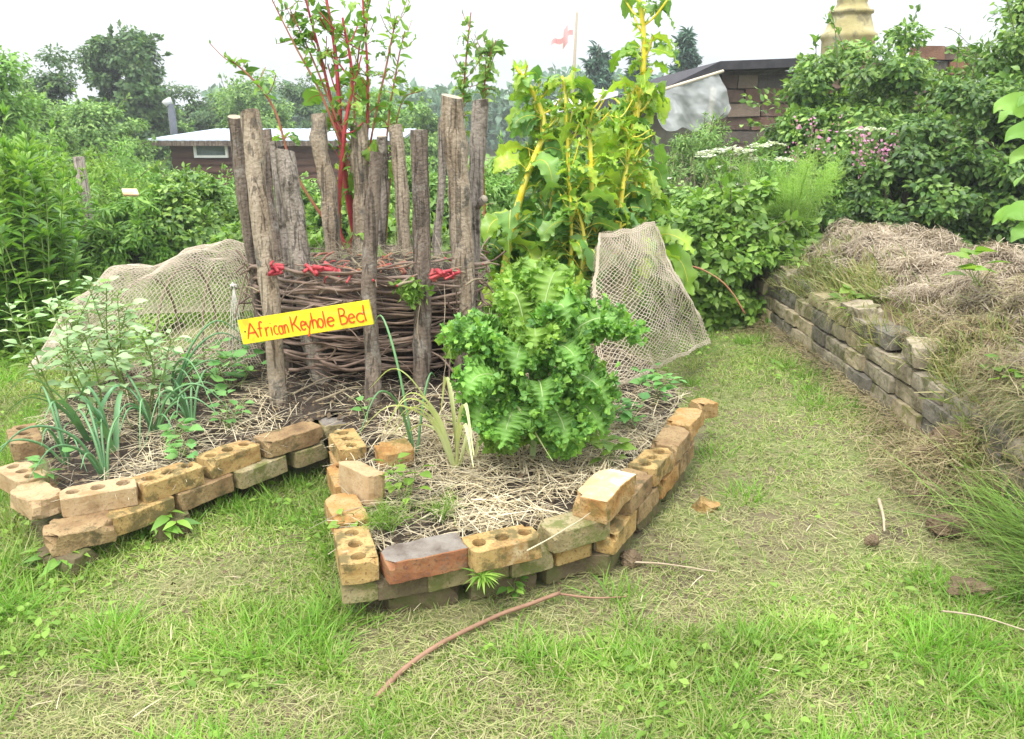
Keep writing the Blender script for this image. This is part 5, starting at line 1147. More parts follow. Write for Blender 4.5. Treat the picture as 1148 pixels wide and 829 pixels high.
def shrub_px(name, label, cat, u, vtop, Y, wpx, nlf, leaf, mat, seed, group=None, depth=None, **kw):
    b = at(u, Y); H = ztop(vtop, Y) - b[2]; rx = wpx / FPX * Y / 2; tr = kw.get('trunk', 0); lf = kw.get('lift', .55)
    rz = (H - tr) / (1 + lf) * 1.02
    return shrub(name, label, cat, b, (rx, depth or rx * .8, rz), nlf, leaf, mat, seed, group, **kw)

# --- far backdrop, left to centre
shrub_px('tree', 'round dark green tree standing tallest on the skyline at the left, behind the shed', 'tree', 167, 26, 27, 78, 14000, .2, MAT['tree'], 201, 'trees on the skyline', trunk=1.0, lift=.85, ncl=60, clump=.22, fill=.5, sprays=30)
for k, (u, v, Y, w_, mt, lab) in enumerate([(92, 68, 24, 84, 'tree', 'dark rounded shrub left of the tallest skyline tree'), (128, 100, 19, 104, 'hedge', 'mid green bush in front of the tallest skyline tree'), (30, 118, 15, 110, 'lighttree', 'pale yellow-green bush below the dark rounded shrub at the left'), (8, 44, 13, 110, 'lighttree', 'tall light green bush at the top left edge of the photo'), (58, 100, 17, 80, 'hedge', 'bush between the tall light green bush and the dark shrub'),
                                        (225, 97, 32, 90, 'tree', 'hedge tree behind the flue of the shed'), (262, 103, 33, 84, 'hedge', 'hedge tree above the middle of the shed roof'), (305, 88, 31, 84, 'hedge', 'hedge tree behind the thick stakes, above the shed'), (345, 96, 34, 84, 'tree', 'hedge tree just left of the red stalks'), (430, 100, 30, 70, 'lighttree', 'light green bush seen between the crooked stake and the straight dark one'), (480, 126, 26, 70, 'hedge', 'dark bush low on the skyline between the middle stakes'), (195, 112, 30, 60, 'hedge', 'bush rising right beside the flue of the shed')]):
    shrub_px('bush', lab, 'bush', u, v, Y, w_, 9500, .15 if Y > 20 else .11, MAT[mt], 210 + k, 'bushes along the skyline', ncl=70, clump=.2, sprays=26)
# conifers
def conifer(label, u, vtop, Y, wpx, seed, mat):
    g = np.random.default_rng(seed); b = at(u, Y); H = ztop(vtop, Y) - b[2]; Rm = wpx / FPX * Y / 2; t_ = thing('conifer', label, 'conifer', b, 'conifers on the skyline'); m = M(); tm = M()
    V, F = tube([(0, 0, -.2), (0, 0, H * .5), (0, 0, H * .97)], [.16, .1, .02], 7); tm.add(V, F)
    for k in range(95):
        z = H * (1 - g.random() ** .75 * .9); L = Rm * ((1 - z / H) ** .75 * 1.05 + .05) * g.uniform(.6, 1.15); az = g.uniform(0, 6.283); dh = np.array([math.cos(az), math.sin(az), 0])
        c = curve([(0, 0, z), dh * L * .5 + (0, 0, z - .02 * L), dh * L + (0, 0, z - .12 * L + .05)], 10); V, F = tube(c, .015, 4); tm.add(V, F)
        n = 90; i0 = g.integers(1, len(c), n); m.add(*scatter(*L_LANCE, c[i0] + g.normal(0, .06, (n, 3)), nrm(dh * .7 + randdir(n, g) * .9), randdir(n, g) + (0, 0, 1), g.uniform(.14, .32, n)))
    m.obj('crown', mat, t_); tm.obj('trunk', MAT['bark'], t_)
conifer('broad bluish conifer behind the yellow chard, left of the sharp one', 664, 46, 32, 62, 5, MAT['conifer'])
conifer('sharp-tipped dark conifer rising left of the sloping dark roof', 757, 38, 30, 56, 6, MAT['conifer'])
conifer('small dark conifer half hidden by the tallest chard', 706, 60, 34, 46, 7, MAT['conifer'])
# far low wood along the horizon
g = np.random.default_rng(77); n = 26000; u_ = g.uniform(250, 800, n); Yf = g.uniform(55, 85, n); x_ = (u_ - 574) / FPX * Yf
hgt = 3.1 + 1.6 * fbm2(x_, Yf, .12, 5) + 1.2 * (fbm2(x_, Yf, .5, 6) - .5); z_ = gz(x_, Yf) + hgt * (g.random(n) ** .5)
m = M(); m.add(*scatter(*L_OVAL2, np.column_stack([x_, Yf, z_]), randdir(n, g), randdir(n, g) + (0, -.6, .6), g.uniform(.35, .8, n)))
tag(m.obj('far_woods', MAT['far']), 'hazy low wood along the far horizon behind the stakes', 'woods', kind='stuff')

# --- middle ground left: shrubs, weeds and rank grass
for k, (u, v, Y, w_, mt, lf, T, lab) in enumerate([(232, 196, 7.6, 90, 'bramble', .07, L_OVAL, 'dark bramble bush behind the tan net, left of the stakes'), (205, 196, 6.8, 90, 'bramble', .07, L_OVAL, 'bramble bush between the net hump and the weeds'), (150, 160, 10.5, 90, 'lighttree', .07, L_LANCE, 'pale feathery shrub in front of the shed, left'), (120, 178, 8.6, 100, 'weedlight', .08, L_LANCE, 'light green shrub behind the tall weeds'), (176, 192, 11.5, 110, 'hedge', .07, L_OVAL2, 'shrub below the shed window'),
        (262, 202, 11, 110, 'lighttree', .07, L_OVAL2, 'shrub hiding the lower wall of the shed'), (150, 225, 6.6, 100, 'weed', .08, L_LANCE, 'leafy shrub behind the left end of the net'), (330, 205, 9.5, 110, 'hedge', .07, L_OVAL2, 'green shrub seen between the left stakes'), (400, 200, 8, 100, 'bramble', .07, L_OVAL, 'dark green shrub behind the red stalks'), (455, 170, 9, 90, 'lighttree', .07, L_OVAL2, 'light shrub behind the middle stakes'), (500, 200, 7.2, 100, 'hedge', .07, L_OVAL, 'shrub behind the tall knobbly stake'),
        (545, 170, 7.6, 70, 'lighttree', .07, L_LANCE, 'light shrub in the gap between the stakes and the yellow chard'), (600, 165, 8.5, 110, 'hedge', .07, L_OVAL2, 'shrub behind the yellow chard, left'), (665, 160, 8.5, 110, 'hedge', .07, L_OVAL2, 'shrub behind the yellow chard, middle'), (740, 200, 7.0, 90, 'hedge', .06, L_OVAL2, 'shrub behind the yellow chard, right'), (300, 240, 6.4, 100, 'raspberry', .07, L_OVAL, 'fresh green shrub low behind the left stakes'), (470, 250, 6.0, 120, 'raspberry', .08, L_OVAL, 'fresh green shrub low behind the basket'), (560, 245, 6.0, 90, 'weed', .08, L_OVAL, 'dark leafy shrub between basket and chard')]):
    shrub_px('shrub', lab, 'shrub', u, v, Y, w_ * 1.15, 5600, lf, MAT[mt], 240 + k, 'shrubs behind the raised bed', T=T, ncl=60, clump=.22, sprays=30)
# tall weeds: three kinds of plant, then copies
def weed_proto(seed, h, nl_, L, mat, nst=4, spread=.16):
    g = np.random.default_rng(seed); t_ = thing('tall_weed', '', 'weed', (0, 0, 0)); ms, ml = M(), M()
    for k in range(nst):
        top = np.array([*g.normal(0, spread, 2), h * g.uniform(.72, 1.05)]); c = curve([(*g.normal(0, .04, 2), -.05), (top * .5) + (*g.normal(0, .03, 2), .05), top], 30)
        V, F = tube(c, np.linspace(.006, .002, len(c)), 5); ms.add(V, F); n = nl_ // nst; t = np.sort(g.random(n)) ** .8; i0 = (t * (len(c) - 1)).astype(int); az = g.random(n) * 6.283
        dh = np.stack([np.cos(az), np.sin(az), .25 + .9 * t + g.normal(0, .2, n)], -1)
        ml.add(*scatter(*L_LANCE, c[i0], dh, np.array([0, 0, 1.]) + .3 * randdir(n, g), L * (1.15 - .65 * t ** 2) * g.uniform(.75, 1.15, n), np.full(n, 1.25)))
        tp = 12; ml.add(*scatter(*L_LANCE, np.tile(c[-1], (tp, 1)), randdir(tp, g) * .6 + (0, 0, 1), randdir(tp, g), g.uniform(.03, .08, tp)))
    ms.obj('stem', MAT['stem'], t_); ml.obj('foliage', mat, t_); return t_
WP = [weed_proto(301, 1.3, 210, .17, MAT['weed']), weed_proto(302, 1.35, 200, .16, MAT['weedlight']), weed_proto(303, 1.0, 190, .15, MAT['weed']), weed_proto(304, 1.2, 220, .14, MAT['weed'], 5)]
WL = ['dark long-leaved tall weed in the thicket at the left edge', 'light green tall weed in the thicket at the left edge', 'shorter bushy weed at the foot of the thicket at the left edge', 'dense many-stemmed weed in the thicket at the left edge']
g = np.random.default_rng(19); used = set()
for k in range(54):
    Y = g.uniform(4.9, 7.4); u = g.uniform(-70, 100 - (7.4 - Y) * 9) if k > 8 else -60 + 16 * k
    if k <= 8: Y = 4.85 + .25 * (k % 3)
    b = np.array(at(u, Y)); kd = int(g.integers(4)) if k > 8 else (2 if k % 2 else 3)
    if k in (20, 27, 33): kd = 1
    sc = g.uniform(.8, 1.12) * (.86 if u > 60 else 1)
    if kd not in used: o = WP[kd]; o.location = b; o.scale = (sc,) * 3; used.add(kd); o['label'] = WL[kd]; o['group'] = 'tall weeds at the left edge'
    else: dup(WP[kd], b, g.uniform(0, 6.28), sc, WL[kd], 'tall weeds at the left edge')
for kd in range(4):
    if kd not in used: WP[kd].location = at(30, 5.6); WP[kd]['label'] = WL[kd]; WP[kd]['group'] = 'tall weeds at the left edge'
# rank grass and ground cover between the shrubs
g = np.random.default_rng(23); n = 60000; y = 4.8 + 9 * g.random(n) ** 1.3; x = (g.random(n) * 2 - 1) * (.62 * y + .4)
k = ~inpoly(x, y, BED) & ((y > 5.5) | (x < -2.4)) & (x < wx(np.clip(y, 2, 6.4)) + .05 + 2.2 * (y > 8)) & ~((x > .7) & (y < 6.2)); x, y = x[k], y[k]; n = len(x); T, F = leaf_t([1, .8, .4, .03], 0, .4)
s_ = g.uniform(.12, .42, n); d = np.column_stack([g.normal(0, .45, (n, 2)), np.ones(n)])
m = M(); m.add(*scatter(T, F, np.column_stack([x, y, gz(x, y)]), d, randdir(n, g), s_, .0042 / s_ * g.uniform(.7, 1.4, n)))
tag(m.obj('rank_grass', MAT['tallgrass']), 'rank uncut grass between the shrubs', 'grass', kind='stuff')
n = 26000; y = 4.3 + 2.6 * g.random(n); x = -1.9 - 2.6 * g.random(n); k = (y > 4.5 + .25 * (fbm2(x, y, 2, 3))) & (x < -2.2); x, y = x[k], y[k]; n = len(x); az = g.random(n) * 6.28
m = M(); m.add(*scatter(*L_OVAL, np.column_stack([x, y, gz(x, y) + .02 + .11 * g.random(n) * sstep(4.5, 5.2, y)]), np.stack([np.cos(az), np.sin(az), g.normal(.3, .3, n)], -1), np.tile([0, 0, 1.], (n, 1)) + .5 * randdir(n, g), g.uniform(.02, .06, n)))
tag(m.obj('ground_cover', MAT['weedlight']), 'bright low leaves along the edge of the thicket at the left', 'ground cover', kind='stuff')

# --- shed at the back left
SY = 20.0
def shed():
    zl = ztop(157, SY); zr = ztop(146, SY + 2.6); gx = float(gz(-6, SY)); a = P(190, 160, SY)[0]; b = P(438, 160, SY)[0]
    t_ = thing('shed', 'brown timber shed with pale sheet roof and white window, far back left', 'shed', ((a + b) / 2, SY, gx)); L = ((a + b) / 2, SY, gx)
    m = M(); box(m, ((a + b) / 2, SY + 1.3, (gx + zl) / 2 - .03), (b - a, 2.5, zl - gx - .05)); 
    for k in range(9):
        z = gx + (zl - gx) * (k + .5) / 9.4; box(m, ((a + b) / 2, SY + .04, z), (b - a + .01, .05, .105))
    m.obj('wall', surf_mat('dark_timber', [(.085, .045, .032), (.15, .085, .06)], (1, 1, 12), bump=.3), t_, L, False)
    m = M(); xs_ = np.linspace(a - .38, b + .3, 120); cr = .005 * np.sin(np.arange(120) * 1.6)
    top = [np.column_stack([xs_ + .55 * q * np.linspace(1, 0, 120), np.full(120, SY - .25 + 3.0 * q), zl + (zr - zl) * q + .035 + cr]) for q in (0, .5, 1)]
    low = [t - (0, 0, .05) for t in top]; V = np.vstack(top + low); i = np.arange(119); F = []
    for r_ in (0, 1): F += [(r_ * 120 + q, r_ * 120 + q + 1, r_ * 120 + q + 121, r_ * 120 + q + 120) for q in i]
    F += [(360 + q, 361 + q, q + 1, q) for q in i] + [(600 + q, 601 + q, 241 + q, 240 + q) for q in i] + [(0, 120, 480, 360), (120, 240, 600, 480), (119, 239, 599, 479), (239, 359, 719, 599)]
    m.add(V, F); m.obj('roof', surf_mat('pale_roof_sheet', [(.38, .43, .5), (.5, .55, .62)], (.6, 3, 1), rough=.6, bump=.05), t_, L)
    m = M(); box(m, ((a + b) / 2, SY - .22, zl - .06), (b - a + .6, .05, .13)); m.obj('fascia', MAT['postdark'], t_, L, False)
    x0, x1 = P(218, 170, SY)[0], P(256, 170, SY)[0]; z0, z1 = ztop(177, SY), ztop(160.5, SY); fw = .055
    m = M()
    for c, s in ((((x0 + x1) / 2, SY - .03, z0 + fw / 2), (x1 - x0, .06, fw)), (((x0 + x1) / 2, SY - .03, z1 - fw / 2), (x1 - x0, .06, fw)), ((x0 + fw / 2, SY - .03, (z0 + z1) / 2), (fw, .06, z1 - z0 - 2 * fw)), ((x1 - fw / 2, SY - .03, (z0 + z1) / 2), (fw, .06, z1 - z0 - 2 * fw))): box(m, c, s)
    wf = m.obj('window', surf_mat('white_paint', [(.74, .74, .72), (.82, .82, .8)], bump=.05), t_, L, False)
    m = M(); box(m, ((x0 + x1) / 2, SY - .012, (z0 + z1) / 2), (x1 - x0 - 2 * fw, .01, z1 - z0 - 2 * fw)); m.obj('pane', surf_mat('window_glass', [(.1, .13, .14), (.18, .22, .22)], (3, 3, 3), rough=.05, spec=.8, bump=0), wf, L, False)
    fx = P(195, 150, SY + 1.2)[0]; zt = ztop(117, SY + 1.2); m = M(); V, F = tube([(fx, SY + 1.2, zl + .1), (fx, SY + 1.2, zt)], .085, 10); m.add(V, F)
    V, F = tube([(fx - .03, SY + 1.2, zt - .02), (fx - .1, SY + 1.2, zt + .1)], [.09, .12], 10); m.add(V, F, 1); caps(m, 2, 10, 1)
    m.obj('flue', [surf_mat('grey_flue', [(.12, .13, .15), (.2, .21, .23)], bump=.1), surf_mat('flue_cowl', [(.5, .5, .48), (.6, .6, .58)], bump=.05)], t_, L)
shed()
# grey stub post and a pale board among the left weeds
p = P(88, 176, 8.0); gzz = float(gz(p[0], 8.0)); m = M(); V, F = tube([(p[0] + .03, 8, gzz - .1), (p[0] + .01, 8, (gzz + p[2]) / 2), (p[0], 8, p[2])], [.055, .05, .048], 10); m.add(V, F, 0); caps(m, 3, 10, 1)
tag(m.obj('fence_post', [GW, MAT['sawn']], loc=(p[0], 8, gzz)), 'lone grey post among the weeds at the left', 'post')
p = P(146, 216, 6.15); m = M(); box(m, np.zeros(3), (.1, .13, .014), 0, .5); o = m.obj('board', MAT['whitemortar'], smooth=False); o.location = p; o.rotation_euler = (.2, .15, 0); tag(o, 'small pale board lying on the shrubs left of the net hump', 'board')

# --- brown block building with the sloping felt roof, back right
BY = 11.0
def zz(u, v, Y=BY): return P(u, v, Y)
def building():
    xa, xb = zz(808, 100)[0], zz(1092, 100)[0]; zt0, zt1 = ztop(78, BY), ztop(50, BY); g0 = -.15
    t_ = thing('block_building', 'long brown block-walled outbuilding with a dark felt roof, behind the climbers at the right', 'building', ((xa + xb) / 2, BY, g0)); L = ((xa + xb) / 2, BY, g0); g = np.random.default_rng(5)
    m = M(); z = g0; row = 0
    while z < zt1 - .05:
        h = .165; x = xa - (.2 if row % 2 else 0)
        while x < xb:
            l = .36 * g.uniform(.7, 1.2); top = zt0 + (zt1 - zt0) * sstep(xa + 1.2, xa + 2.6, x); x0c, x1c = max(x, xa), min(x + l, xb)
            if z + h * .6 < top and x1c - x0c > .1: box(m, ((x0c + x1c) / 2, BY + .12 + g.normal(0, .02), z + h / 2), (x1c - x0c - .014, .22, h - .012), int(g.random() < .25), 0, .006)
            x += l
        z += h; row += 1
    wl = m.obj('wall', [surf_mat('brown_block', [(.11, .06, .042), (.18, .1, .07), (.24, .15, .11)], (5, 5, 5), randobj=False, bump=.6, bscale=40, dist=.01, island=.35), surf_mat('grey_brown_block', [(.12, .09, .07), (.21, .165, .13)], (5, 5, 5), randobj=False, bump=.6, bscale=40, dist=.01, island=.35)], t_, L, False)
    m = M(); box(m, ((xa + xb) / 2, BY + .16, (g0 + zt0) / 2), (xb - xa - .04, .16, zt0 - g0 - .03)); m.obj('mortar', MAT['mortar'], t_, L, False)
    # lean-to gable of grey render on the left, under the sloping verge
    gl = [zz(596, 140), zz(690, 112), zz(800, 78), zz(812, 78)]; lo = [np.array([q[0], BY + .3, g0]) for q in gl]; up = [np.array([q[0], BY + .3, q[2] - .08]) for q in gl]
    V = lo + up + [q + (0, .15, 0) for q in lo + up]; n4 = 4; F = []
    for q in range(3): F += [(q, q + 1, q + 5, q + 4), (8 + q + 1, 8 + q, 8 + q + 4, 8 + q + 5), (4 + q, 5 + q, 13 + q, 12 + q)]
    F += [(0, 4, 12, 8), (3, 11, 15, 7)]
    m = M(); m.add(np.array(V), F); m.obj('side_wall', surf_mat('grey_render', [(.17, .15, .12), (.27, .24, .2)], bump=.3), t_, L, False)
    m = M()
    vg = [(zz(586, 138), zz(690, 108)), (zz(690, 108), zz(738, 98)), (zz(728, 106), zz(803, 70)), (zz(803, 70), zz(905, 66))]
    for q, (a, b) in enumerate(vg):
        th_ = .1; y_0, y_1 = BY - .22 - .004 * q, BY + 4.5; dz_ = .25
        V = [(a[0], y_0, a[2]), (b[0], y_0, b[2]), (b[0], y_1, b[2] + dz_ * 0), (a[0], y_1, a[2] + dz_ * 0)]; V = V + [(x, y, z_ - th_) for x, y, z_ in V]
        m.add(np.array(V), [(0, 1, 2, 3), (7, 6, 5, 4), (0, 4, 5, 1), (1, 5, 6, 2), (2, 6, 7, 3), (3, 7, 4, 0)], 1 if q < 2 else 0)
    m.obj('roof', [surf_mat('roof_felt', [(.03, .028, .032), (.07, .065, .07)], bump=.5), surf_mat('pale_roof_edge', [(.05, .05, .055), (.1, .1, .1)], bump=.2)], t_, L, False)
    m = M(); a, b = zz(600, 127), zz(692, 101)
    V = [(a[0], BY - .1, a[2] - .02), (b[0], BY - .1, b[2] - .02), (b[0], BY + 3, b[2] + .1), (a[0], BY + 3, a[2] + .1)]; V += [(x, y, z_ - .05) for x, y, z_ in V]
    m.add(np.array(V), [(0, 1, 2, 3), (7, 6, 5, 4), (0, 4, 5, 1), (1, 5, 6, 2), (2, 6, 7, 3), (3, 7, 4, 0)]); m.obj('roof_sheet', surf_mat('white_roof_sheet', [(.66, .67, .68), (.78, .78, .78)], rough=.5, bump=.05), t_, L, False)
building()
# translucent sheeting on a slanted frame in front of it
def sheet():
    a, b, c, d = P(732, 106, 9.6), P(806, 82, 10.2), P(822, 122, 9.9), P(742, 142, 9.2); mid = P(795, 138, 9.7)
    t_ = thing('polythene_cover', 'torn translucent polythene sheet slung from a pole before the block wall', 'cover', (mid[0], mid[1], 0)); L = (mid[0], mid[1], 0)
    u, v = np.meshgrid(np.linspace(0, 1, 40), np.linspace(0, 1, 30), indexing='ij'); U, W_ = u[..., None], v[..., None]
    p = (1 - W_) * ((1 - U) * a + U * b) + W_ * ((1 - U) * d + U * c); p[..., 2] += -.12 * np.sin(math.pi * u) * v - .03 * np.sin(u * 16) * v; p[..., 1] += .035 * np.sin(u * 27 - 9 * v + 3 * fbm(p, 2, 8)) * (.4 + v) + .1 * (fbm(p, 9, 14) - .5) + .05 * np.sin(u * 11 + 3 * v) * (.3 + v) + .2 * (fbm(p, 3, 4) - .5)
    i, j = np.meshgrid(np.arange(39), np.arange(29), indexing='ij'); m = M(); m.add(p.reshape(-1, 3), np.stack([i * 30 + j, (i + 1) * 30 + j, (i + 1) * 30 + j + 1, i * 30 + j + 1], -1).reshape(-1, 4))
    mt, nt_, n_, l_ = newmat('polythene'); pb = n_.new('ShaderNodeBsdfPrincipled'); pb.inputs['Base Color'].default_value = (.5, .52, .5, 1); pb.inputs['Roughness'].default_value = .3
    tr = n_.new('ShaderNodeBsdfTranslucent'); tr.inputs[0].default_value = (.45, .48, .45, 1); tp = n_.new('ShaderNodeBsdfTransparent'); tp.inputs[0].default_value = (.8, .82, .8, 1)
    m1, m2_ = n_.new('ShaderNodeMixShader'), n_.new('ShaderNodeMixShader'); m1.inputs[0].default_value = .4; l_.new(pb.outputs[0], m1.inputs[1]); l_.new(tr.outputs[0], m1.inputs[2])
    nz_ = n_.new('ShaderNodeTexNoise'); nz_.inputs['Scale'].default_value = 5; mr_ = n_.new('ShaderNodeMapRange'); mr_.inputs[1].default_value = .35; mr_.inputs[2].default_value = .7; mr_.inputs[3].default_value = .25; mr_.inputs[4].default_value = .5; l_.new(nz_.outputs[0], mr_.inputs[0]); l_.new(mr_.outputs[0], m2_.inputs[0])
    l_.new(m1.outputs[0], m2_.inputs[1]); l_.new(tp.outputs[0], m2_.inputs[2]); oo = n_.new('ShaderNodeOutputMaterial'); l_.new(m2_.outputs[0], oo.inputs[0])
    m.obj('sheet', mt, t_, L)
    m = M(); V, F = tube([(mid[0] + .03, mid[1] + .25, -.1), P(797, 133, 9.95), P(800, 100, 10.2)], .035, 8); m.add(V, F); V, F = tube([a + (-.05, .02, 0), b + (.05, .02, .02)], .018, 8); m.add(V, F)
    m.obj('pole', MAT['net'], t_, L)
sheet()
# big yellowish chimney pot
cp_ = P(951, 45, 12.0); t_ = thing('chimney_pot', 'big cream and yellow ringed chimney pot rising above the climbers', 'chimney pot', (cp_[0], 12.0, 1.9))
k_ = .86 * 12.0 / FPX; prof = [(30, 76), (31, 46), (33, 43), (33, 39), (29, 36), (26, 27), (23.5, 20), (23, 17), (26, 15.5), (26, 12.5), (21, 11), (17, 4), (18, 1), (16, -4), (17, -14), (20, -17), (20, -24), (16, -25), (15, -10)]
m = M(); th = np.arange(32) * 2 * math.pi / 32; V = np.array([(r_ * k_ * math.cos(t), r_ * k_ * math.sin(t), ztop(v, 12.0) - 1.9) for r_, v in prof for t in th])
F = [(a * 32 + b, a * 32 + (b + 1) % 32, (a + 1) * 32 + (b + 1) % 32, (a + 1) * 32 + b) for a in range(len(prof) - 1) for b in range(32)]
m.add(V, F); m.obj('pot', surf_mat('glazed_buff_clay', [(.28, .23, .09), (.4, .34, .15), (.5, .45, .27)], (2.5, 2.5, 6), rough=.6, bump=.4, moss=.32, mosscol=(.22, .19, .1), mscale=5, dist=.02), t_)
m = M(); box(m, (0, .0, (.0 - 1.0)), (.85, .85, 2.1)); m.obj('plinth', MAT['clod'], t_, smooth=False)
# flagpole and flag
p0 = P(641, 110, 26); zt = ztop(14, 26); m = M(); g0 = float(gz(p0[0], 26)); V, F = tube([(0, 0, -.2), (.02, 0, (zt - g0) / 2), (.1, 0, zt - g0)], [.06, .05, .035], 8); m.add(V, F); caps(m, 3, 8)
o = m.obj('flagpole', MAT['sawn']); o.location = (p0[0], 26, g0); tag(o, 'slim white flagpole behind the yellow chard', 'flagpole')
u, v = np.meshgrid(np.linspace(0, 1, 25), np.linspace(0, 1, 15), indexing='ij'); a = P(643, 26, 26); b = P(618, 40, 26)
X = a[0] + (b[0] - a[0]) * u; Z = a[2] + (b[2] - a[2]) * u - v * .5 + .06 * np.sin(u * 9); Yv = 26 + .12 * np.sin(u * 10 + v * 2)
i, j = np.meshgrid(np.arange(24), np.arange(14), indexing='ij'); q = np.stack([i * 15 + j, (i + 1) * 15 + j, (i + 1) * 15 + j + 1, i * 15 + j + 1], -1).reshape(-1, 4); red = ((np.abs(j - 6.5) < 1.6) | (np.abs(i - 8) < 2.6)).reshape(-1)
m = M(); m.add(np.stack([X, Yv, Z], -1).reshape(-1, 3), q[~red], 0); n0 = m.n; m.v.append(np.zeros((0, 3))); m.f.append(q[red]); m.m.append(np.full(red.sum(), 1, np.int32))
tag(m.obj('flag', [leaf_mat('white_cloth', [(.75, .75, .75), (.8, .8, .8)], .05, var=.02), leaf_mat('faded_red_cloth', [(.66, .34, .34), (.68, .38, .38)], .05, var=.02)], loc=a), 'drooping white flag with faded red bars on the slim pole', 'flag')

# --- right-hand thicket
shrub_px('climber_mound', 'high mound of climbers over the block wall, under the chimney pot', 'climber', 955, 40, 9.2, 225, 24000, .085, MAT['bramble'], 401, 'thicket behind the hay bank', depth=.8, T=L_OVAL, ncl=110, clump=.16, sprays=60)
shrub_px('climber_mound', 'shoulder of climbers sloping down to the white umbels', 'climber', 912, 112, 8.9, 140, 11000, .075, MAT['bramble'], 402, 'thicket behind the hay bank', T=L_OVAL, ncl=80, clump=.18, sprays=40)
shrub_px('elder_bush', 'big dark bush filling the top right corner', 'bush', 1160, -45, 8.0, 230, 20000, .09, MAT['bramble'], 403, 'thicket behind the hay bank', T=L_OVAL, ncl=110, clump=.17, sprays=60)
shrub_px('bramble_bush', 'dark bramble bush behind the middle of the hay bank', 'bramble', 1075, 95, 7.4, 210, 16000, .075, MAT['brambledark'], 404, 'thicket behind the hay bank', T=L_OVAL, ncl=100, clump=.17, sprays=50)
shrub_px('bramble_bush', 'lower bramble bush behind the far end of the hay bank', 'bramble', 1005, 150, 7.1, 160, 11000, .075, MAT['brambledark'], 405, 'thicket behind the hay bank', T=L_OVAL, ncl=80, clump=.18, sprays=40)
shrub_px('bramble_bush', 'bramble bush at the right edge, below the top corner bush', 'bramble', 1175, 110, 6.9, 190, 13000, .08, MAT['brambledark'], 406, 'thicket behind the hay bank', T=L_OVAL, ncl=90, clump=.18, sprays=40)
shrub_px('shrub', 'feathery light shrub on the roof line left of the corner bush', 'shrub', 1092, 14, 10.2, 100, 6500, .07, MAT['hedge'], 407, 'thicket behind the hay bank', T=L_LANCE, ncl=60, clump=.2, sprays=50)
shrub_px('shrub', 'small shrub peeping over the flat roof', 'shrub', 893, 56, 15, 50, 3000, .09, MAT['lighttree'], 408, 'thicket behind the hay bank', ncl=40)
shrub_px('raspberry_clump', 'fresh green leafy clump at the end of the path, left of the wall', 'raspberry', 806, 215, 5.9, 170, 7200, .08, MAT['raspberry'], 410, 'leafy clumps at the end of the path', T=L_OVAL, ncl=60, clump=.24, sprays=30, depth=.5)
shrub_px('raspberry_clump', 'leafy clump where the stone wall begins', 'raspberry', 868, 235, 6.2, 100, 3800, .08, MAT['raspberry'], 411, 'leafy clumps at the end of the path', T=L_OVAL, ncl=50, clump=.25, sprays=24, depth=.4)
shrub_px('raspberry_clump', 'darker leafy clump behind the top of the right net', 'raspberry', 765, 235, 5.9, 95, 3800, .08, MAT['raspberry'], 412, 'leafy clumps at the end of the path', T=L_OVAL, ncl=50, clump=.24, sprays=24, depth=.45)
shrub_px('shrub', 'grey-green weedy shrub under the polythene sheet', 'shrub', 768, 128, 8.8, 105, 7000, .06, MAT['hedge'], 413, 'thicket behind the hay bank', T=L_LANCE, ncl=60, clump=.22, sprays=60)
shrub_px('shrub', 'weedy shrub behind the white umbels', 'shrub', 838, 176, 8.4, 110, 6500, .06, MAT['hedge'], 414, 'thicket behind the hay bank', T=L_LANCE, ncl=60, clump=.22, sprays=60)
shrub_px('shrub', 'low shrub behind the feathery fern and the far hay', 'shrub', 930, 200, 7.2, 120, 6500, .06, MAT['weed'], 415, 'thicket behind the hay bank', T=L_LANCE, ncl=60, clump=.22, sprays=50)
c = P(884, 262, 6.0); c[2] = .12; feathery('fern', 'bright feathery fennel-like plant beside the far end of the hay bank', 'fern', c, .92, .2, 7000, MAT['fern'], 31, 18, .08, .12)
stick([P(750, 302, 5.3), P(775, 299, 5.25), P(803, 311, 5.2), P(822, 330, 5.15), P(835, 352, 5.1)], .0065, 'arching pink bramble cane in front of the leafy clump', MAT['thinred'], 'bramble_cane', r1=.004)
# white umbels
UW = leaf_mat('white_petal', [(.72, .74, .66), (.8, .82, .76)], .3, var=.08)
def umbel(label, heads, base, seed):
    g = np.random.default_rng(seed); base = np.asarray(base, float); t_ = thing('cow_parsley', label, 'cow parsley', base, 'white umbels before the block wall'); ms, mf, ml = M(), M(), M()
    for h in heads:
        h = np.asarray(h); f = base + (g.normal(0, .05), g.normal(0, .05), 0); c = curve([f, f * .5 + h * .5 + (.02, 0, .1), h - (0, 0, .05)], 14); V, F = tube(c, np.linspace(.007, .003, len(c)), 5); ms.add(V, F)
        mf = M()
        for k in range(15):
            az = g.uniform(0, 6.28); r_ = .1 * math.sqrt(g.random()) ; q = h + (r_ * math.cos(az), r_ * math.sin(az), .012 - r_ * .25); V, F = tube([h - (0, 0, .05), q], .0013, 3); ms.add(V, F)
            n = 16; mf.add(*scatter(*L_ROUND, q + g.normal(0, .009, (n, 3)) * (1, 1, .4), randdir(n, g) * (1, 1, .2), np.tile([0, 0, 1.], (n, 1)) + .3 * randdir(n, g), g.uniform(.011, .02, n)))
        mf.obj('flower_head', UW, t_)
        n = 60; i0 = g.integers(2, len(c), n); ml.add(*scatter(*L_LANCE, c[i0] + g.normal(0, .04, (n, 3)), randdir(n, g), randdir(n, g) + (0, 0, 1), g.uniform(.04, .1, n)))
    ms.obj('stem', MAT['stem'], t_); ml.obj('foliage', MAT['weed'], t_)
    for ch in t_.children: ch.location = -base
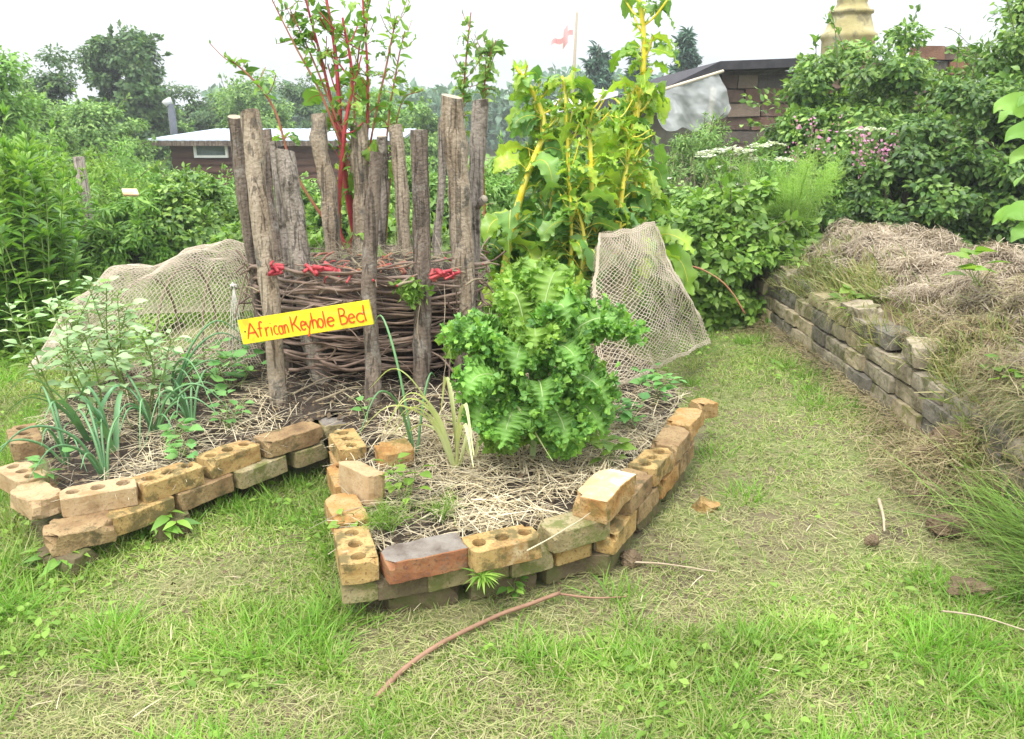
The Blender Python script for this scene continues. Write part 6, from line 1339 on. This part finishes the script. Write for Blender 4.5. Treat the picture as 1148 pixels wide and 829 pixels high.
for k, (hs, lab) in enumerate([([(795, 170), (808, 168), (790, 174)], 'cow parsley with three touching white heads, left of the rest'), ([(822, 166), (832, 172), (838, 168)], 'cow parsley with white heads in the middle of the group'), ([(850, 163), (867, 161)], 'cow parsley with two white heads at the right of the group'), ([(812, 187), (845, 178)], 'cow parsley with one low white head in front of the group'), ([(876, 178), (834, 206)], 'cow parsley with small heads near the fern'), ([(960, 146), (972, 144), (980, 144), (970, 156)], 'cow parsley with a tight row of white heads against the dark climbers'), ([(737, 198), (722, 217)], 'cow parsley with small heads between the tallest chard and the leafy clump')]):
    Y = 7.4 if k != 5 else 7.6; hd = [P(*q, Y + .1 * math.sin(9 * i_)) for i_, q in enumerate(hs)]; b = np.mean(hd, 0); b[2] = 0; umbel(lab, hd, b, 420 + k)
g = np.random.default_rng(733)
dt = thing('dead_stalks', 'grey-brown dead stalks standing among the white umbels under the sheet', 'dead plant', (2.0, 7.2, 0)); m = M()
for k in range(60):
    u, v, Y = g.uniform(735, 850), g.uniform(170, 235), g.uniform(6.9, 7.5); t_p = P(u, v, Y); b = np.array([t_p[0] + g.normal(0, .08), Y, 0]); V, F = tube(curve([b, b * .5 + t_p * .5 + (g.normal(0, .03), 0, 0), t_p], 10), [.004, .002], 4); m.add(V, F)
    for q in range(5):
        a = b + (t_p - b) * g.uniform(.6, 1); V, F = tube([a, a + randdir(1, g)[0] * (.1, .1, .06) + (0, 0, .04)], .0014, 3); m.add(V, F)
m.obj('stems', MAT['drystem'], dt, (2.0, 7.2, 0))
# pink campion
PK = leaf_mat('pink_petal', [(.6, .22, .42), (.7, .36, .55)], .3, var=.1)
for k, (u, v, n, lab) in enumerate([(975, 175, 60, 'clump of pink campion flowers below the row of white heads'), (908, 155, 34, 'smaller spray of pink campion against the climbers'), (990, 187, 30, 'pink campion flowers beside the dark bramble')]):
    g = np.random.default_rng(440 + k); Y = 7.0; c = P(u, v, Y); b = np.array([c[0], Y, 0.]); t_ = thing('campion', lab, 'campion', b, 'pink campion in the thicket'); ms, mf = M(), M()
    for q in range(9):
        tp = c + g.normal(0, 1, 3) * (.09, .06, .1); V, F = tube(curve([b, b * .4 + tp * .6 + (.02, 0, 0), tp], 10), .003, 4); ms.add(V, F); nn_ = n // 9 * 3
        mf.add(*scatter(*L_ROUND, tp + g.normal(0, .035, (nn_, 3)), randdir(nn_, g), randdir(nn_, g) + (0, -.8, .3), g.uniform(.012, .026, nn_)))
    ms.obj('stem', MAT['stem'], t_, b); mf.obj('flower_head', PK, t_, b)
# young tree standing just outside the frame, its leaves reaching in at the right
t_ = thing('sapling', 'pale-leaved young tree whose big leaves reach in at the right edge', 'tree', (1.95, 2.75, 0)); g = np.random.default_rng(88); b = np.array([1.95, 2.75, 0]); ms, ml = M(), M()
tr_ = curve([b, b + (-.02, .02, .6), b + (.03, 0, 1.2), b + (0, .02, 1.9)], 20); V, F = tube(tr_, np.linspace(.016, .007, len(tr_)), 7); ms.add(V, F)
for (u, v, Y, hz, sz) in [(1122, 118, 2.7, 1.25, .12), (1135, 150, 2.7, 1.2, .12), (1128, 128, 2.75, 1.3, .11), (1140, 175, 2.72, 1.15, .13), (1145, 200, 2.7, 1.1, .12), (1130, 240, 2.6, .95, .12), (1140, 262, 2.6, .9, .13), (1120, 243, 2.62, .95, .08), (1150, 110, 2.7, 1.35, .12), (1160, 230, 2.65, 1.0, .12), (1170, 90, 2.7, 1.4, .12), (1165, 160, 2.7, 1.2, .13)]:
    tip = P(u, v, Y); a = b + (0, 0, hz); j_ = tip + nrm(a - tip) * sz * 1.0; V, F = tube(curve([a, (a + j_) / 2 + (0, 0, .04), j_], 8), .003, 5); ms.add(V, F)
    big_leaf(ml, j_, [j_, j_ * .5 + tip * .5 + (0, 0, .02), tip, tip + nrm(tip - j_) * .02 + (0, 0, -.03)], sz * .28, .004, 3, 14, 4, .08, 0, g, 0, 0, stem_r=.0, shape=.6, cup=.15, up=nrm(np.array([-.2, -.6, .7]) + .7 * randdir(1, g)[0]))
for k in range(16):
    a = tr_[g.integers(8, len(tr_))]; d = nrm(np.array([abs(g.normal(0, 1)), g.normal(0, 1), .3])); j_ = a + d * .12; V, F = tube([a, j_], .003, 5); ms.add(V, F)
    big_leaf(ml, j_, [j_, j_ + d * .06 + (0, 0, .015), j_ + d * .13], .04, .004, 3, 12, 3, .08, 0, g, 0, 0, stem_r=0, shape=.7)
ms.obj('trunk', MAT['stem'], t_, b); ml.obj('foliage', MAT['lighttree'], t_, b)

# ------------------------------------------------------------------ humid air
mt, nt_, n_, l_ = newmat('haze'); pv = n_.new('ShaderNodeVolumePrincipled'); pv.inputs['Density'].default_value = .0024; pv.inputs['Color'].default_value = (.93, .96, 1, 1); pv.inputs['Anisotropy'].default_value = .2
oo = n_.new('ShaderNodeOutputMaterial'); l_.new(pv.outputs[0], oo.inputs['Volume'])
m = M(); V = np.array([(x, y, z) for x in (-410, 410) for y in (-8, 905) for z in (-4, 9)], float); m.add(V, np.array([(0, 1, 3, 2), (4, 6, 7, 5), (0, 4, 5, 1), (2, 3, 7, 6), (0, 2, 6, 4), (1, 5, 7, 3)]))
tag(m.obj('haze', mt, smooth=False), 'thin pale humid haze over the allotments', 'haze', kind='stuff')
